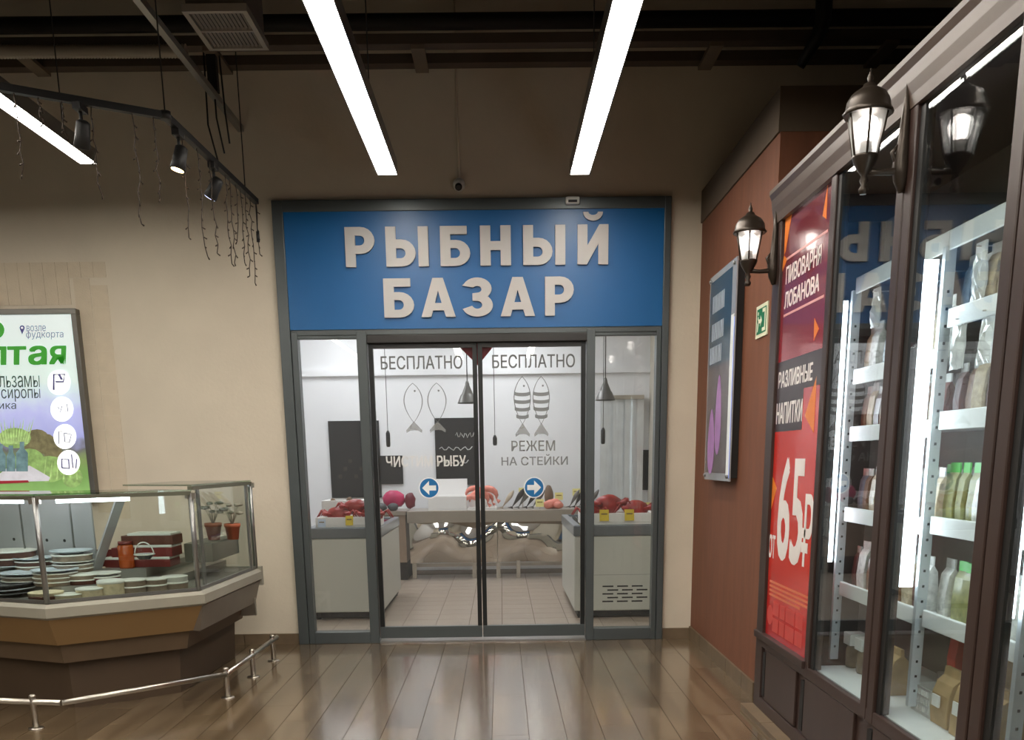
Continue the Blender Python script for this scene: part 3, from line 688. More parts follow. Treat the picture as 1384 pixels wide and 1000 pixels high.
def on_deck(px, k):                             # point in the middle of display step k that lies in direction px
    a_, b_, z_ = TERR[k]; L_ = [at_z(p, z_) for p in offs((a_+b_)/2)]; best = None
    for i in range(3):
        for u in range(101):
            p = L_[i].lerp(L_[i+1], u/100); e = abs(proj_x(p)-px)+(50 if i == 2 else 0)
            if best is None or e < best[0]: best = (e, p)
    return best[1]
def stack(px, py, wpx, seq, label, group, dz=DZ):
    base = on_deck(px, py); dz = base.z+.0005; dist = (base-EYE).length; r = wpx/2/F*dist*1.0; z = dz
    for k, (m, h, kind) in enumerate(seq):
        mb = MB()
        if kind == 'plate': mb.lathe([(r*.55, 0), (r*.62, h*.3), (r*1.08, h*.8), (r*1.1, h), (r*1.02, h), (r*.6, h*.55)], (base.x, base.y, z), 24)
        else: mb.lathe([(r*.95, 0), (r*.99, h*.1), (r*.99, h*.66), (r*1.02, h*.7), (r*1.02, h*.94), (r*.97, h)], (base.x, base.y, z), 22)
        nm = 'plate' if kind == 'plate' else 'round_container'
        lab = label[k] if isinstance(label, list) else label
        o = tag(mb.build(nm, m), lab, 'plate' if kind == 'plate' else 'container', group)
        if kind != 'plate' and h > .022:
            MB().lathe([(r*1.035, 0), (r*1.035, h*.18), (r*.95, h*.225)], (base.x, base.y, z+h*.80), 22).build('lid', M_P1, o)
        z += h
P, C = 'plate', 'tub'
stack(8, 0, 66, [(M_P6, .03, P), (M_P5, .022, P), (M_P6, .03, P)], ['lowest dish of the front stack at the far left of the counter', 'pale middle dish of the front stack at the far left of the counter', 'top dark dish of the front stack at the far left of the counter'], 'dishes at the left end of the counter')
stack(14, 2, 60, [(M_P5, .03, P), (M_P4, .045, C), (M_P4, .045, C)], ['pale plate under two brown round packs, left end of the counter', 'lower brown speckled round pack on the pale plate at left', 'upper brown speckled round pack on the pale plate at left'], 'brown packs at the left end of the counter')
stack(38, 1, 58, [(M_P6, .025, C), (M_P3, .025, C), (M_P5, .02, P)], ['dark flat round pack at the bottom of the stack left of the front post', 'taupe flat round pack in the stack left of the front post', 'white plate topping the stack left of the front post'], 'packs left of the front glass post')
stack(62, 0, 40, [(M_P4, .02, C), (M_P2, .02, C)], ['flat brown round pack against the front glass post', 'flat cream round pack on the brown one against the front glass post'], 'packs by the front glass post')
stack(76, 1, 50, [(M_P3, .025, C), (M_P3, .025, C), (M_P3, .025, C), (M_P5, .02, P)], ['bottom taupe round pack of the stack right of the front post', 'second taupe round pack of the stack right of the front post', 'third taupe round pack of the stack right of the front post', 'wide white plate topping the stack right of the front post'], 'packs right of the front glass post')
stack(100, 2, 46, [(M_P3, .025, C), (M_P3, .025, C), (M_P1, .02, P), (M_P3, .04, C), (M_P5, .025, P)], ['bottom taupe pack of the tallest stack in the counter', 'second taupe pack of the tallest stack in the counter', 'white plate halfway up the tallest stack in the counter', 'taupe pack directly below the top plate of the tallest stack', 'white plate on top of the tallest stack in the counter'], 'tallest stack in the counter')
stack(92, 0, 34, [(M_P2, .025, C)], 'flat cream round pack alone beside the front glass post', 'small packs at the front of the counter')
stack(123, 0, 33, [(M_P2, .05, C)], 'short cream tub with white lid, first of the front row', 'front row tubs')
stack(152, 0, 33, [(M_P2, .085, C)], 'taller nubbly cream tub, second of the front row', 'front row tubs')
stack(181, 0, 33, [(M_P3, .04, C), (M_P3, .04, C)], ['lower taupe tub, third place of the front row', 'upper taupe tub, third place of the front row'], 'front row tubs')
stack(210, 0, 31, [(M_P3, .04, C), (M_P3, .035, C)], ['lower taupe tub, fourth place of the front row', 'upper taupe tub, fourth place of the front row'], 'front row tubs')
stack(238, 0, 31, [(M_P3, .045, C), (M_P1, .035, C)], ['taupe tub at the right end of the front row', 'flat white tub on the taupe one, right end of the front row'], 'front row tubs')
stack(140, 1, 40, [(M_WINE, .04, C), (M_P1, .02, P)], ['wine red round pack behind the cream tubs', 'pale pink plate on the wine red pack behind the cream tubs'], 'packs behind the front row')
def slab(px0_, px1_, py, dz, y, h, dpt, m, label, nm='slab_box', cat='box'):
    a = at('y', y, px0_, py); b = at('y', y, px1_, py)
    mb = MB().box(a.x, b.x, y, y+dpt, dz, dz+h); o = mb.build(nm, m, None, .004)
    return tag(o, label, cat, 'stepped dark boxes in the counter')
stack(48, 2, 44, [(M_P3, .03, C), (M_P4, .03, C), (M_P5, .02, P)], ['bottom taupe pack of the stack just behind the front post', 'brown pack of the stack just behind the front post', 'white plate topping the stack just behind the front post'], 'packs behind the front glass post')
stack(112, 1, 36, [(M_P4, .03, C), (M_P3, .03, C)], ['brown pack low behind the short cream tub', 'taupe pack on the brown one behind the short cream tub'], 'packs behind the front row')
jq = on_deck(172, 2); wy = jq.y+.11
wp0, wp1 = at('y', wy, 120, 776), at('y', wy, 190, 742)
tag(MB().box(wp0.x, wp1.x, wy, wy+.02, jq.z+.0005, wp1.z).build('wine_red_screen', mat('wine_red', (104, 34, 30), .4), None, .003), 'wine red upright screen behind the amber jar in the counter', 'screen')
# stepped wine-coloured boxes with pale tops
base = on_deck(222, 2); DZ2 = base.z
for k, (dx0, dx1, h, m, lab) in enumerate(((0, .42, .05, M_WINE, 'lowest wine red flat box behind the front tubs'), (.0, .42, .016, M_P1, 'pale sheet between the lowest and second wine red box'), (.05, .44, .06, M_WINE, 'second wine red flat box from the bottom of the stepped pile'), (.12, .44, .016, M_P1, 'pale sheet under the third dark box of the stepped pile'), (.12, .45, .06, M_P4, 'third dark brown box of the stepped pile'), (.16, .44, .014, M_P1, 'pale lid topping the stepped pile of dark boxes'))):
    z = DZ2+sum(q for q in (.05, .016, .06, .016, .06, .014)[:k])
    tag(MB().box(base.x-.19+dx0, base.x-.19+dx1, base.y, base.y+.2, z, z+h).build('flat_box', m, None, .003), lab, 'box', 'stepped pile of dark flat boxes')
q = on_deck(172, 2)
j = thing('amber_jar', q, 'amber brown jar standing beside the stepped dark boxes', 'jar')
MB().lathe([(.045, 0), (.048, .01), (.048, .14), (.04, .15)], q, 20).build('jar_body', M_ORANGE, j)
MB().lathe([(.043, 0), (.043, .02)], q+V((0, 0, .15)), 20).build('lid', M_WINE, j)
q = at('z', DZ2+.08, 197, 752); DZ = DZ2
bk = thing('handled_basket', (q.x, q.y, DZ+.066), 'dark dish with white rim and arched handle beside the amber jar', 'dish')
MB().lathe([(.035, 0), (.06, .03), (.063, .03), (.06, .026), (.03, .006)], (q.x, q.y-.02, DZ+.066), 20).build('bowl', M_P6, bk)
MB().tube([(q.x+.06*math.cos(t), q.y-.02, DZ+.095+.075*math.sin(t)) for t in [math.pi*i/12 for i in range(13)]], .004, 6).build('handle', M_P1, bk)
MB().tube([(q.x+.062*math.cos(t), q.y-.02+.062*math.sin(t), DZ+.096) for t in [2*math.pi*i/20 for i in range(21)]], .004, 6).build('rim', M_P1, bk)
# potted plants in the end case
M_POT = mat('terracotta_pot', (170, 92, 62), .7, var=.1); M_DRY = mat('grey_leaf', (150, 148, 132), .8, var=.2)
tag(MB().box(-2.12, -1.93, 6.45, 7.1, .806, .93).build('shelf_block', mat('grey_block', (104, 102, 94), .5), None, .004), 'grey shelf block inside the end case under the pots', 'shelf block')
for (px, py, lab, sz) in ((289, 722, 'taller terracotta pot with dry grey plant in the end case', 1.0), (316, 738, 'shorter terracotta pot with pale leaves in the end case', .95)):
    q = at('y', 6.75, px, py); q.z = .931
    t = thing('potted_plant', q, lab, 'plant', 'potted plants in the end case'); r = .056*sz
    MB().lathe([(r*.7, 0), (r*.95, .09*sz), (r*1.05, .09*sz), (r*1.05, .115*sz), (r*.9, .115*sz), (r*.85, .1*sz)], q, 18).build('pot', M_POT, t)
    for k in range(9):
        a = k*2.4; mb = MB(); tip = q+V((math.cos(a)*.06, math.sin(a)*.06, (.19+.03*(k % 3))*sz))
        mb.tube([q+V((0, 0, .1*sz)), q.lerp(tip, .6)+V((0, 0, .06)), tip], [.003, .002, .0015], 5)
        mb.ell(tip, (.022, .022, .012), 8, 5, .2); mb.build('leaf_sprig', M_DRY, t)

# ================================================================== low guard rail
gr = thing('guard_rail', (-2.1, 5.9, 0), 'low stainless steel guard rail on short posts in front of the counter', 'rail')
posts = [V((-2.644, 5.295, 0)), V((-1.752, 5.917, 0)), V((-1.738, 6.51, 0)), V((-1.725, 7.06, 0))]
rp = [V((-3.95, 5.62, .155)), V((-2.50, 5.20, .155)), V((-1.748, 5.905, .155)), V((-1.722, 7.2, .155))]
rp[1] = at('z', .155, 83, 950)
rp[0] = V((-3.95, rp[1].y+.30, .155))
for k in range(3): MB().tube([rp[k], rp[k+1]], .017, 12).build('rail_tube', M_STEELM, gr)
posts[0] = V((at('z', 0, 55, 981).x, at('z', 0, 55, 981).y, 0))
f_ = (posts[0].x-rp[1].x)/(rp[0].x-rp[1].x); posts[0].y = rp[1].y+(rp[0].y-rp[1].y)*f_
for q in posts+[rp[0].lerp(rp[1], .2)]:
    q = V((q.x, q.y, 0))
    po = MB().lathe([(.017, .006), (.017, .182), (.013, .19)], q, 14).build('post', M_STEELM, gr)
    MB().lathe([(.042, 0), (.042, .005), (.02, .009)], q, 20).build('post_flange', M_STEELM, po)
    MB().lathe([(.019, 0), (.019, .012), (.012, .018)], q+V((0, 0, .18)), 14).build('post_cap', M_STEELM, po)

# ================================================================== right wall: light panel, exit sign
XP = XR-.06
mp_ = thing('menu_lightbox', (XP+.03, 6.72, 1.29), 'tall glass light panel with blue top and purple picture on the terracotta wall', 'poster')
ly0, ly1, lz0, lz1 = 6.33, 7.10, 1.29, 2.65
MB().box(XP+.012, XR-.002, ly0+.02, ly1-.02, lz0+.02, lz1-.02).build('panel_body', M_BLACK, mp_)
MB().box(XP, XP+.010, ly0, ly1, lz0, lz1).build('clear_cover', mat('acrylic_edge', (170, 174, 180), .15, metal=.2), mp_)
def rwp(nm, ya, yb, za, zb, m, k=0, dep=.0012): MB().box(XP-.0008-k-dep, XP-.0008-k, ya, yb, za, zb).build(nm, m, mp_)
rwp('print_top', ly0+.10, ly1-.03, 2.05, lz1-.04, mat('petrol_print', (44, 72, 92), .25, var=.1))
rwp('print_bottom', ly0+.10, ly1-.03, lz0+.05, 2.05, mat('smoke_print', (96, 88, 92), .25, var=.1))
rwp('light_strip', ly0+.015, ly0+.095, lz0+.04, 2.32, mat('panel_light', (214, 216, 214), .3, emit=.25))
rwp('blue_edge', ly0+.0, ly0+.012, lz0+.02, 2.3, mat('panel_blue_edge', (120, 150, 225), .3, emit=.5))
M_PTX = mat('panel_lettering', (168, 178, 190), .4)
# blurred print lines: three rows of pale strokes as the photograph shows them
for zb, ya, yb in ((2.40, 6.62, 6.98), (2.22, 6.62, 6.98), (2.07, 6.66, 7.02)):
    y = yb; k = 0
    while y-.03 > ya:
        wd_ = (.034, .022, .042, .028)[k % 4]; rwp('print_stroke', y-wd_, y, zb, zb+.11, M_PTX, .002); y -= wd_+.014; k += 1
M_PUR = mat('purple_print', (172, 122, 184), .3, var=.15, scale=12)
for yc, zc_, ry, rz in ((6.70, 1.72, .085, .26), (6.90, 1.55, .10, .22)):
    MB().prism([(XP-.0025, yc+ry*math.cos(t)*(1-.25*math.sin(t)), zc_+rz*math.sin(t)) for t in [2*math.pi*i/20 for i in range(20)]], (-.0012, 0, 0)).build('purple_petal', M_PUR, mp_)
for ya in (ly0+.04, ly1-.04):
    for za in (lz0+.03, lz1-.03): MB().lathe([(.012, 0), (.012, .01), (.008, .014)], (XP-.001, ya, za), 12, -X).build('standoff', M_TRIM, mp_)
ex = thing('exit_sign', (XR-.01, 5.885, 2.125), 'green and white exit sign plate on the terracotta wall beside the lantern', 'sign')
MB().box(XR-.008, XR-.001, 5.76, 6.01, 2.125, 2.305).build('plate', mat('phosphor_white', (226, 226, 196), .5), ex)
M_GRN = mat('exit_green', (0, 112, 70), .5)
MB().box(XR-.0095, XR-.0078, 5.785, 5.985, 2.145, 2.285).build('green_field', M_GRN, ex)
M_EXW = mat('exit_pictogram', (232, 232, 205), .5)
def ep(pts, nm='pictogram'): MB().prism([(XR-.0097, 5.985-u*.2, 2.145+v*.14) for u, v in pts], (-.001, 0, 0)).build(nm, M_EXW, ex)
ep([(.62, .06), (.95, .06), (.95, .94), (.62, .94), (.62, .80), (.86, .80), (.86, .20), (.62, .20)], 'doorway')
ep([(.12, .42), (.42, .42), (.42, .28), (.58, .5), (.42, .72), (.42, .58), (.12, .58)], 'arrow')
ep([(.08, .10), (.16, .10), (.22, .36), (.20, .70), (.12, .70), (.10, .40)], 'runner'); ep(arc(.16, .82, .05, .08, 0, 330, 10), 'runner_head')

# ================================================================== tall glass cabinet
XC = 1.47
cb = thing('glass_cabinet', (1.75, 3.75, 0), 'tall dark wooden cabinet with lit glass doors along the right side', 'cabinet')
CE, CN = 5.46, 2.0                              # far end, near end
def cx(nm, xa, xb, ya, yb, za, zb, m=M_WOODDK, bev=.004, par=None): return MB().box(xa, xb, ya, yb, za, zb).build(nm, m, par or cb, bev)
cx('side_panel', XC+.02, 2.06, CE-.03, CE, 0, 2.66); cx('side_panel', XC+.02, 2.06, CN, CN+.03, 0, 2.66)
cx('back_panel', 2.04, 2.06, CN+.03, CE-.03, .4, 2.66, mat('cabinet_back', (120, 116, 108), .6)); cx('top_panel', XC+.03, 2.06, CN, CE, 2.64, 2.66)
# crown moulding
MB().prism([(XC+.03, CN, 2.63), (XC-.012, CN, 2.63), (XC-.016, CN, 2.67), (XC-.024, CN, 2.71), (XC-.028, CN, 2.75), (XC-.04, CN, 2.775), (XC-.04, CN, 2.795), (XC+.03, CN, 2.795)], (0, CE-CN, 0)).build('crown_moulding', mat('crown_brown', (74, 59, 48), .35, var=.1, scale=4), cb)
# posts and mullions
cx('post', XC-.005, XC+.06, 5.33, CE, .0, 2.63)
cx('post', XC-.005, XC+.06, 4.50, 4.565, .40, 2.63)
cx('post', XC-.008, XC+.06, 3.745, 3.81, .40, 2.63); cx('post', XC-.008, XC+.06, 3.67, 3.735, .40, 2.63)
cx('post', XC-.008, XC+.06, 2.912, 2.98, .40, 2.63); cx('post', XC-.008, XC+.06, 2.83, 2.90, .40, 2.63)
cx('post', XC-.005, XC+.06, CN, 2.12, .0, 2.63)
for q in (4.478, 3.648, 2.808): cx('door_seal', XC+.005, XC+.03, q-.02, q+.02, .45, 2.62, M_BLACK, 0)
# plinth with recessed panels
cx('plinth', XC+.012, XC+.06, CN, CE-.01, .032, .40)
cx('plinth_rail', XC-.006, XC+.02, CN, CE-.12, .395, .45); cx('plinth_rail', XC-.006, XC+.02, CN, CE-.12, .032, .10)
for ya, yb in ((4.66, 5.28), (3.85, 4.58), (3.0, 3.70), (2.16, 2.86)):
    cx('plinth_panel', XC-.002, XC+.014, ya+.03, yb-.03, .105, .392)
    cx('panel_groove', XC-.003, XC+.013, yb-.024, yb+.022, .12, .37, M_BLACK, 0)
cx('ledge', XC-.02, XC+.02, 4.55, CE, .435, .475)
# glass doors
for ya, yb in ((3.81, 4.50), (2.98, 3.67), (2.12, 2.83)):
    d_ = MB().box(XC+.010, XC+.016, ya, yb, .45, 2.63).build('glass_door', M_CABGLASS, cb)
# interior
IX0 = 1.645
ST = mat('white_shelf', (226, 228, 224), .4)
cx('bottom_shelf', XC+.04, 2.04, CN+.03, 4.60, .42, .44, ST, 0)
M_CAN = mat('dark_canopy', (92, 92, 90), .5)
BAYS = ((3.72, 4.66, (1.81, 1.555, 1.185, .83)), (2.95, 3.72, (1.94, 1.58, 1.195, .835)), (2.06, 2.95, (1.94, 1.58, 1.195, .835)))
for bi, (ya, yb, zs) in enumerate(BAYS):
    cx('canopy', IX0, 2.04, ya, yb, 2.20, 2.23, M_CAN, 0)
    cx('canopy_lip', IX0-.012, IX0, ya, yb, 2.165, 2.235, ST, .004)
    for z in zs:
        sh = cx('shelf', IX0+.01, 2.03, ya+.015, yb-.015, z-.012, z, ST, 0)
        cx('price_rail', IX0-.008, IX0+.01, ya+.015, yb-.03, z-.045, z+.022, ST, .004, sh)
    MB().box(1.545, 1.612, yb+.022, yb+.04, .94, 2.14).build('led_tube', glow('led_white', (236, 246, 255), LED), cb)
    up_ = cx('perforated_upright', 1.622, 1.662, yb-.005, yb+.02, .46, 2.18, mat('upright_grey', (196, 202, 204), .4, metal=.2), 0)
    mb = MB()
    for k in range(26): mb.box(1.638, 1.647, yb-.0065, yb-.004, .52+k*.06, .530+k*.06)
    mb.build('slot_row', M_BLACK, up_)
# ---- printed beverage poster at the far end of the cabinet
po = thing('beverage_poster', (XC+.01, 4.975, .475), 'dark red beverage poster with white lettering in the cabinet end frame', 'poster')
XB = XC+.012
def crimson():
    m = mat('crimson_poster', (124, 26, 38), .25, var=.04, coat=.45)
    nt = m.node_tree; L = nt.links.new; b = nt.nodes['Principled BSDF']
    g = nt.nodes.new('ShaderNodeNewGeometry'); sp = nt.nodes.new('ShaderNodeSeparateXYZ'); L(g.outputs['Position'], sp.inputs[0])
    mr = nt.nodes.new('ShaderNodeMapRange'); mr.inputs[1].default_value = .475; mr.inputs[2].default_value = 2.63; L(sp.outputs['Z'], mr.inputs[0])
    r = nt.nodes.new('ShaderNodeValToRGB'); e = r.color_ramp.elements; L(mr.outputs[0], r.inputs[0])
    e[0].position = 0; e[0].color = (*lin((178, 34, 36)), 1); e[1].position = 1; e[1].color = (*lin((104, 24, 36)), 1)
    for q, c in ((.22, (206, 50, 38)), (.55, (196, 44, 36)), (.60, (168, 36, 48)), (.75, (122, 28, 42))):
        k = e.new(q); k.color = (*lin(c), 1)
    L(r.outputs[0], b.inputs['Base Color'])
    return m
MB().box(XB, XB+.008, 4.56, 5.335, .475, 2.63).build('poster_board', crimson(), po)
def pz(px, py): return at('x', XB, px, py)
def ptext(t, l, r, m, bold=.02, name='lettering'):
    # l, r: (px, py bottom, py top) at the left and right end
    a, b, c, d = pz(l[0], l[1]), pz(l[0], l[2]), pz(r[0], r[1]), pz(r[0], r[2])
    z0 = (a.z+c.z)/2; z1 = (b.z+d.z)/2
    text(t, (XB-.0005, a.y, z0), -Y, Z, a.y-c.y, z1-z0, m, po, bold, .001, name)
I_PW = mat('poster_white_ink', (232, 226, 222), .35); I_OR = mat('poster_orange_ink', (222, 124, 40), .3); I_DK = mat('poster_charcoal_ink', (58, 48, 52), .3); I_LR = mat('poster_pale_red_ink', (214, 160, 156), .4); I_SAL = mat('poster_salmon_ink', (214, 120, 84), .4)
def ppoly(pts, m, nm, lift=0): MB().prism([pz(*q)-X*(.0003+lift) for q in pts], (-.0008, 0, 0)).build(nm, m, po)
def prect(l, r, za, zb, m, nm, lift=0): MB().box(XB-.0011-lift, XB-.0003-lift, r, l, za, zb).build(nm, m, po)
ptext('ПИВОВАРНЯ', (1062, 386, 360), (1110, 355, 331), I_PW, .025); ptext('ЛОБАНОВА', (1060, 419, 395), (1107, 393, 370), I_PW, .03)
zl = pz(1064, 350).z; prect(5.27, 4.63, zl-.006, zl+.006, I_LR, 'rule'); zl = pz(1060, 427).z; prect(5.27, 4.63, zl-.006, zl+.006, I_LR, 'rule')
zt_, zb_ = pz(1051, 491).z, pz(1050, 533).z
prect(5.325, 4.57, zb_, zt_, I_DK, 'dark_band'); prect(5.325, 4.86, pz(1047, 584).z, zb_, I_DK, 'dark_band')
ptext('РАЗЛИВНЫЕ', (1052, 525, 501), (1098, 515, 492), I_PW, .03); ptext('НАПИТКИ', (1049, 575, 545), (1084, 568, 540), I_PW, .03)
ppoly([(1062, 293), (1071, 286), (1062, 340), (1060, 345)], I_OR, 'orange_wedge'); ppoly([(1119, 250), (1117, 296), (1112, 292)], I_OR, 'orange_wedge')
ppoly([(1060, 345), (1064, 350), (1056, 372)], I_OR, 'orange_wedge'); ppoly([(1101, 430), (1107, 444), (1100, 460)], I_OR, 'orange_wedge')
ppoly([(1104, 508), (1100, 585), (1088, 562)], I_OR, 'orange_wedge'); ppoly([(1043, 640), (1050, 660), (1042, 690)], I_OR, 'orange_wedge')
ptext('65', (1048.6, 755, 617), (1082, 767, 619), I_PW, .022); ptext('₽', (1081.5, 767, 668), (1095.5, 767, 666), I_PW, .02); ptext('ОТ', (1038.5, 753, 722), (1047, 755, 722), I_PW, .03)
for k in range(4):
    z = pz(1038, 782).z-.024*k; prect(5.29, 4.61+.12*(k == 3), z-.012, z, I_SAL, 'fine_print_line')
for k, za in enumerate((.60, .51)):
    y = 5.20
    for wd_ in (.13, .11, .17, .14): prect(y, y-wd_+.02, za, za+.075, mat('poster_dim_red_ink', (196, 72, 66), .4), 'faded_print'); y -= wd_
MB().lathe([(.055, 0), (.055, .0008)], (XB-.0003, 5.255, .59), 18, -X).build('faded_badge', mat('poster_dim_red_ink', (196, 72, 66), .4), po)

# ---- goods on the cabinet shelves
def pouch(w_, h, d_, m, top):
    r = thing('snack_pouch', (0, 0, 0), 'pouch', 'pouch')
    mb = MB(); v = [(-d_/2, -w_/2, 0), (d_/2, -w_/2, 0), (d_/2, w_/2, 0), (-d_/2, w_/2, 0), (-d_*.62, -w_*.47, h*.3), (d_*.62, -w_*.47, h*.3), (d_*.62, w_*.47, h*.3), (-d_*.62, w_*.47, h*.3),
        (-d_*.4, -w_/2, h*.72), (d_*.4, -w_/2, h*.72), (d_*.4, w_/2, h*.72), (-d_*.4, w_/2, h*.72), (-.002, -w_/2, h*.84), (.002, -w_/2, h*.84), (.002, w_/2, h*.84), (-.002, w_/2, h*.84)]
    f = [(3, 2, 1, 0), (12, 13, 14, 15)]
    for k in range(3):
        for i in range(4): f.append((k*4+i, k*4+(i+1) % 4, k*4+4+(i+1) % 4, k*4+4+i))
    mb.add(v, f); mb.build('pouch_body', m, r, .003)
    MB().box(-.003, .003, -w_/2, w_/2, h*.835, h).build('header_card', top, r)
    return r
CLEAR = mat('cellophane', (206, 206, 200), .18, var=.15, scale=30)
pc = {}
def pm_(nm, c): return mat(nm, c, .3, var=.3, scale=35)
KINDS = {'brown': pouch(.066, .20, .045, pm_('brown_snack', (120, 84, 58)), CLEAR), 'beige': pouch(.066, .21, .045, pm_('beige_snack', (190, 172, 142)), CLEAR),
         'slate': pouch(.064, .20, .04, pm_('slate_snack', (112, 124, 136)), CLEAR), 'maroon': pouch(.066, .19, .04, pm_('maroon_snack', (98, 50, 46)), CLEAR),
         'green': pouch(.062, .22, .04, pm_('olive_snack', (150, 150, 96)), mat('green_header', (70, 200, 60), .35)), 'white': pouch(.085, .22, .05, pm_('white_snack', (214, 212, 204)), CLEAR)}
BAYN = ('far', 'middle', 'near'); SHN = ('top', 'second', 'third', 'lowest')
PLAN = {(0, 0): ['beige', 'white', 'slate', 'beige'], (0, 1): ['brown', 'beige', 'maroon', 'beige'], (0, 2): ['slate', 'brown', 'beige', 'green'], (0, 3): ['maroon', 'white', 'brown', 'beige'],
        (1, 0): ['slate', 'maroon', 'beige', 'beige', 'slate'], (1, 1): ['maroon', 'brown', 'beige', 'maroon', 'slate', 'slate', 'beige', 'maroon'], (1, 2): ['green', 'green', 'green', 'white', 'beige', 'brown'], (1, 3): ['white', 'green', 'green', 'beige', 'slate', 'brown'],
        (2, 0): ['white', 'slate'], (2, 1): ['white', 'beige'], (2, 2): ['white', 'slate'], (2, 3): ['beige', 'white']}
used = set(); ORD = ('first', 'second', 'third', 'fourth', 'fifth', 'sixth', 'seventh', 'eighth', 'ninth', 'tenth', 'eleventh', 'twelfth', 'thirteenth')
for (bi, si), seq in PLAN.items():
    ya, yb, zs = BAYS[bi]; y = yb-.045; k = 0; z = zs[si]
    while y > ya+.07:
        kd = seq[k % len(seq)]; root = KINDS[kd]
        gname = f'{kd} pouches, {SHN[si]} shelf of the {BAYN[bi]} glass door'
        lab = f'{kd} snack pouch, {ORD[k]} from left, {SHN[si]} shelf behind the {BAYN[bi]} glass door'
        x = IX0+.065+.02*random.random(); loc = V((x, y, z+.001))
        if kd in used: dup(root, loc, lab, gname, random.uniform(-.15, .15))
        else: root.location = loc; root['label'] = lab; root['group'] = gname; used.add(kd)
        # second row behind
        if si in (1, 2) and bi < 2:
            dup(root, V((x+.13, y-.02, z+.001)), lab.replace('snack pouch', 'rear row pouch'), gname+', rear row', random.uniform(-.2, .2))
        y -= .080 if kd != 'white' else .105; k += 1
# white bags hanging on prongs under the canopy and shelves
def bag(loc, h, label, group):
    t = thing('hanging_bag', loc, label, 'bag', group); x, y, z = loc
    MB().tube([(x-.02, y, z+h+.02), (x+.24, y, z+h+.025)], .003, 6).build('prong', M_STEELM, t)
    n = 6; nz = 7; front = []; back = []
    for iz in range(nz):
        for iy in range(n):
            u = iy/(n-1)*2-1; tz = iz/(nz-1); bulge = .020*(1-u*u)*math.sin(math.pi*min(1, tz*1.15))+.003
            dx = random.uniform(-.005, .005); yy = y+u*.046*(1-.10*tz); zz = z+h*tz+random.uniform(-.003, .003)*(iz < nz-1)
            front.append((x-bulge+dx, yy, zz)); back.append((x+bulge+dx, yy, zz))
    v = front+back; m_ = n*nz; f = []
    for iz in range(nz-1):
        for iy in range(n-1):
            a = iz*n+iy; f += [(a, a+n, a+n+1, a+1), (m_+a, m_+a+1, m_+a+n+1, m_+a+n)]
        a = iz*n; f += [(a, m_+a, m_+a+n, a+n), (a+n-1, a+2*n-1, m_+a+2*n-1, m_+a+n-1)]
    for iy in range(n-1):
        a = iy; f.append((a, a+1, m_+a+1, m_+a)); a = (nz-1)*n+iy; f.append((a, m_+a, m_+a+1, a+1))
    MB().add(v, f).build('bag_body', CLEAR, t)
    MB().box(x-.004, x+.004, y-.035, y+.035, z+h-.002, z+h+.035).build('header_card', M_WHITE, t)
LCR = ('left', 'middle', 'right')
for k in range(4): bag((IX0+.03, 3.55-.14*k, 2.145-.20+.02), .16, LCR[k//2]+' clear bag hanging under the canopy behind the middle glass door', 'clear bags under the middle canopy') if k % 2 == 0 else None
for k in range(3): bag((IX0+.03, 4.50-.22*k, 1.80+.2), .13, LCR[k]+' clear bag hanging under the canopy behind the far glass door', 'clear bags under the far canopy')
for k in range(3): bag((IX0+.0, 3.60-.2*k, 1.575+.17), .15, LCR[k]+' clear bag hanging below the top shelf behind the middle glass door', 'clear bags below the middle top shelf')
for k in range(2): bag((IX0-.01, 2.80-.3*k, 1.0), .17, LCR[k]+' white bag hanging low behind the near glass door', 'bags behind the near glass door')
# kraft bags, red pack and white baskets on the bottom shelf
M_KRAFT = mat('kraft_paper', (170, 142, 98), .7, var=.2, scale=12)
def kraft(loc, w_, h, label, tagc=True):
    t = thing('paper_bag', loc, label, 'bag', 'kraft paper bags on the cabinet floor'); x, y, z = loc; v = []
    for k, (s, d_) in enumerate(((1, .05), (1.04, .056), (1, .05), (.96, .03), (.98, .008), (.98, .008))):
        zz = z+h*(0, .25, .55, .75, .85, 1)[k]; j_ = random.uniform(-.006, .006); v += [(x-d_+j_, y-w_/2*s, zz), (x+d_+j_, y-w_/2*s, zz), (x+d_+j_, y+w_/2*s, zz), (x-d_+j_, y+w_/2*s, zz)]
    MB().add(v, [(3, 2, 1, 0), (20, 21, 22, 23)]+[(k*4+i, k*4+(i+1) % 4, k*4+4+(i+1) % 4, k*4+4+i) for k in range(5) for i in range(4)]).build('bag_body', M_KRAFT, t, .003)
    if tagc: MB().box(x-.066, x-.060, y-.03, y+.03, z+h*.35, z+h*.55).build('price_card', M_WHITE, t)
kraft((IX0+.05, 3.50, .441), .14, .22, 'front left kraft paper bag on the floor behind the middle glass door'); kraft((IX0+.05, 3.33, .441), .14, .24, 'front middle kraft paper bag on the floor behind the middle glass door')
kraft((IX0+.05, 3.16, .441), .13, .23, 'front right kraft paper bag on the floor behind the middle glass door', False)
kraft((IX0+.20, 3.46, .441), .15, .40, 'tall rear kraft paper bag at left behind the middle glass door', False); kraft((IX0+.20, 3.26, .441), .15, .42, 'tall rear kraft paper bag at right behind the middle glass door', False)
kraft((IX0+.05, 4.05, .441), .16, .20, 'small kraft paper bag on the floor behind the far glass door')
kraft((IX0+.05, 2.60, .441), .15, .26, 'kraft paper bag on the floor behind the near glass door')
rpk = dup(KINDS['maroon'], V((IX0+.14, 3.67, .60)), 'bright red pouch standing above the white basket behind the middle glass door', 'red pouch'); rpk.name = 'red_pouch'; rpk['category'] = 'pouch'; rpk.scale = (1.2, 1.1, 1.1)
for ch in list(COL.objects):
    if ch.parent == rpk and ch.name.startswith('pouch_body'):
        ch.data = ch.data.copy(); ch.data.materials[0] = mat('bright_red_pack', (206, 52, 36), .4)
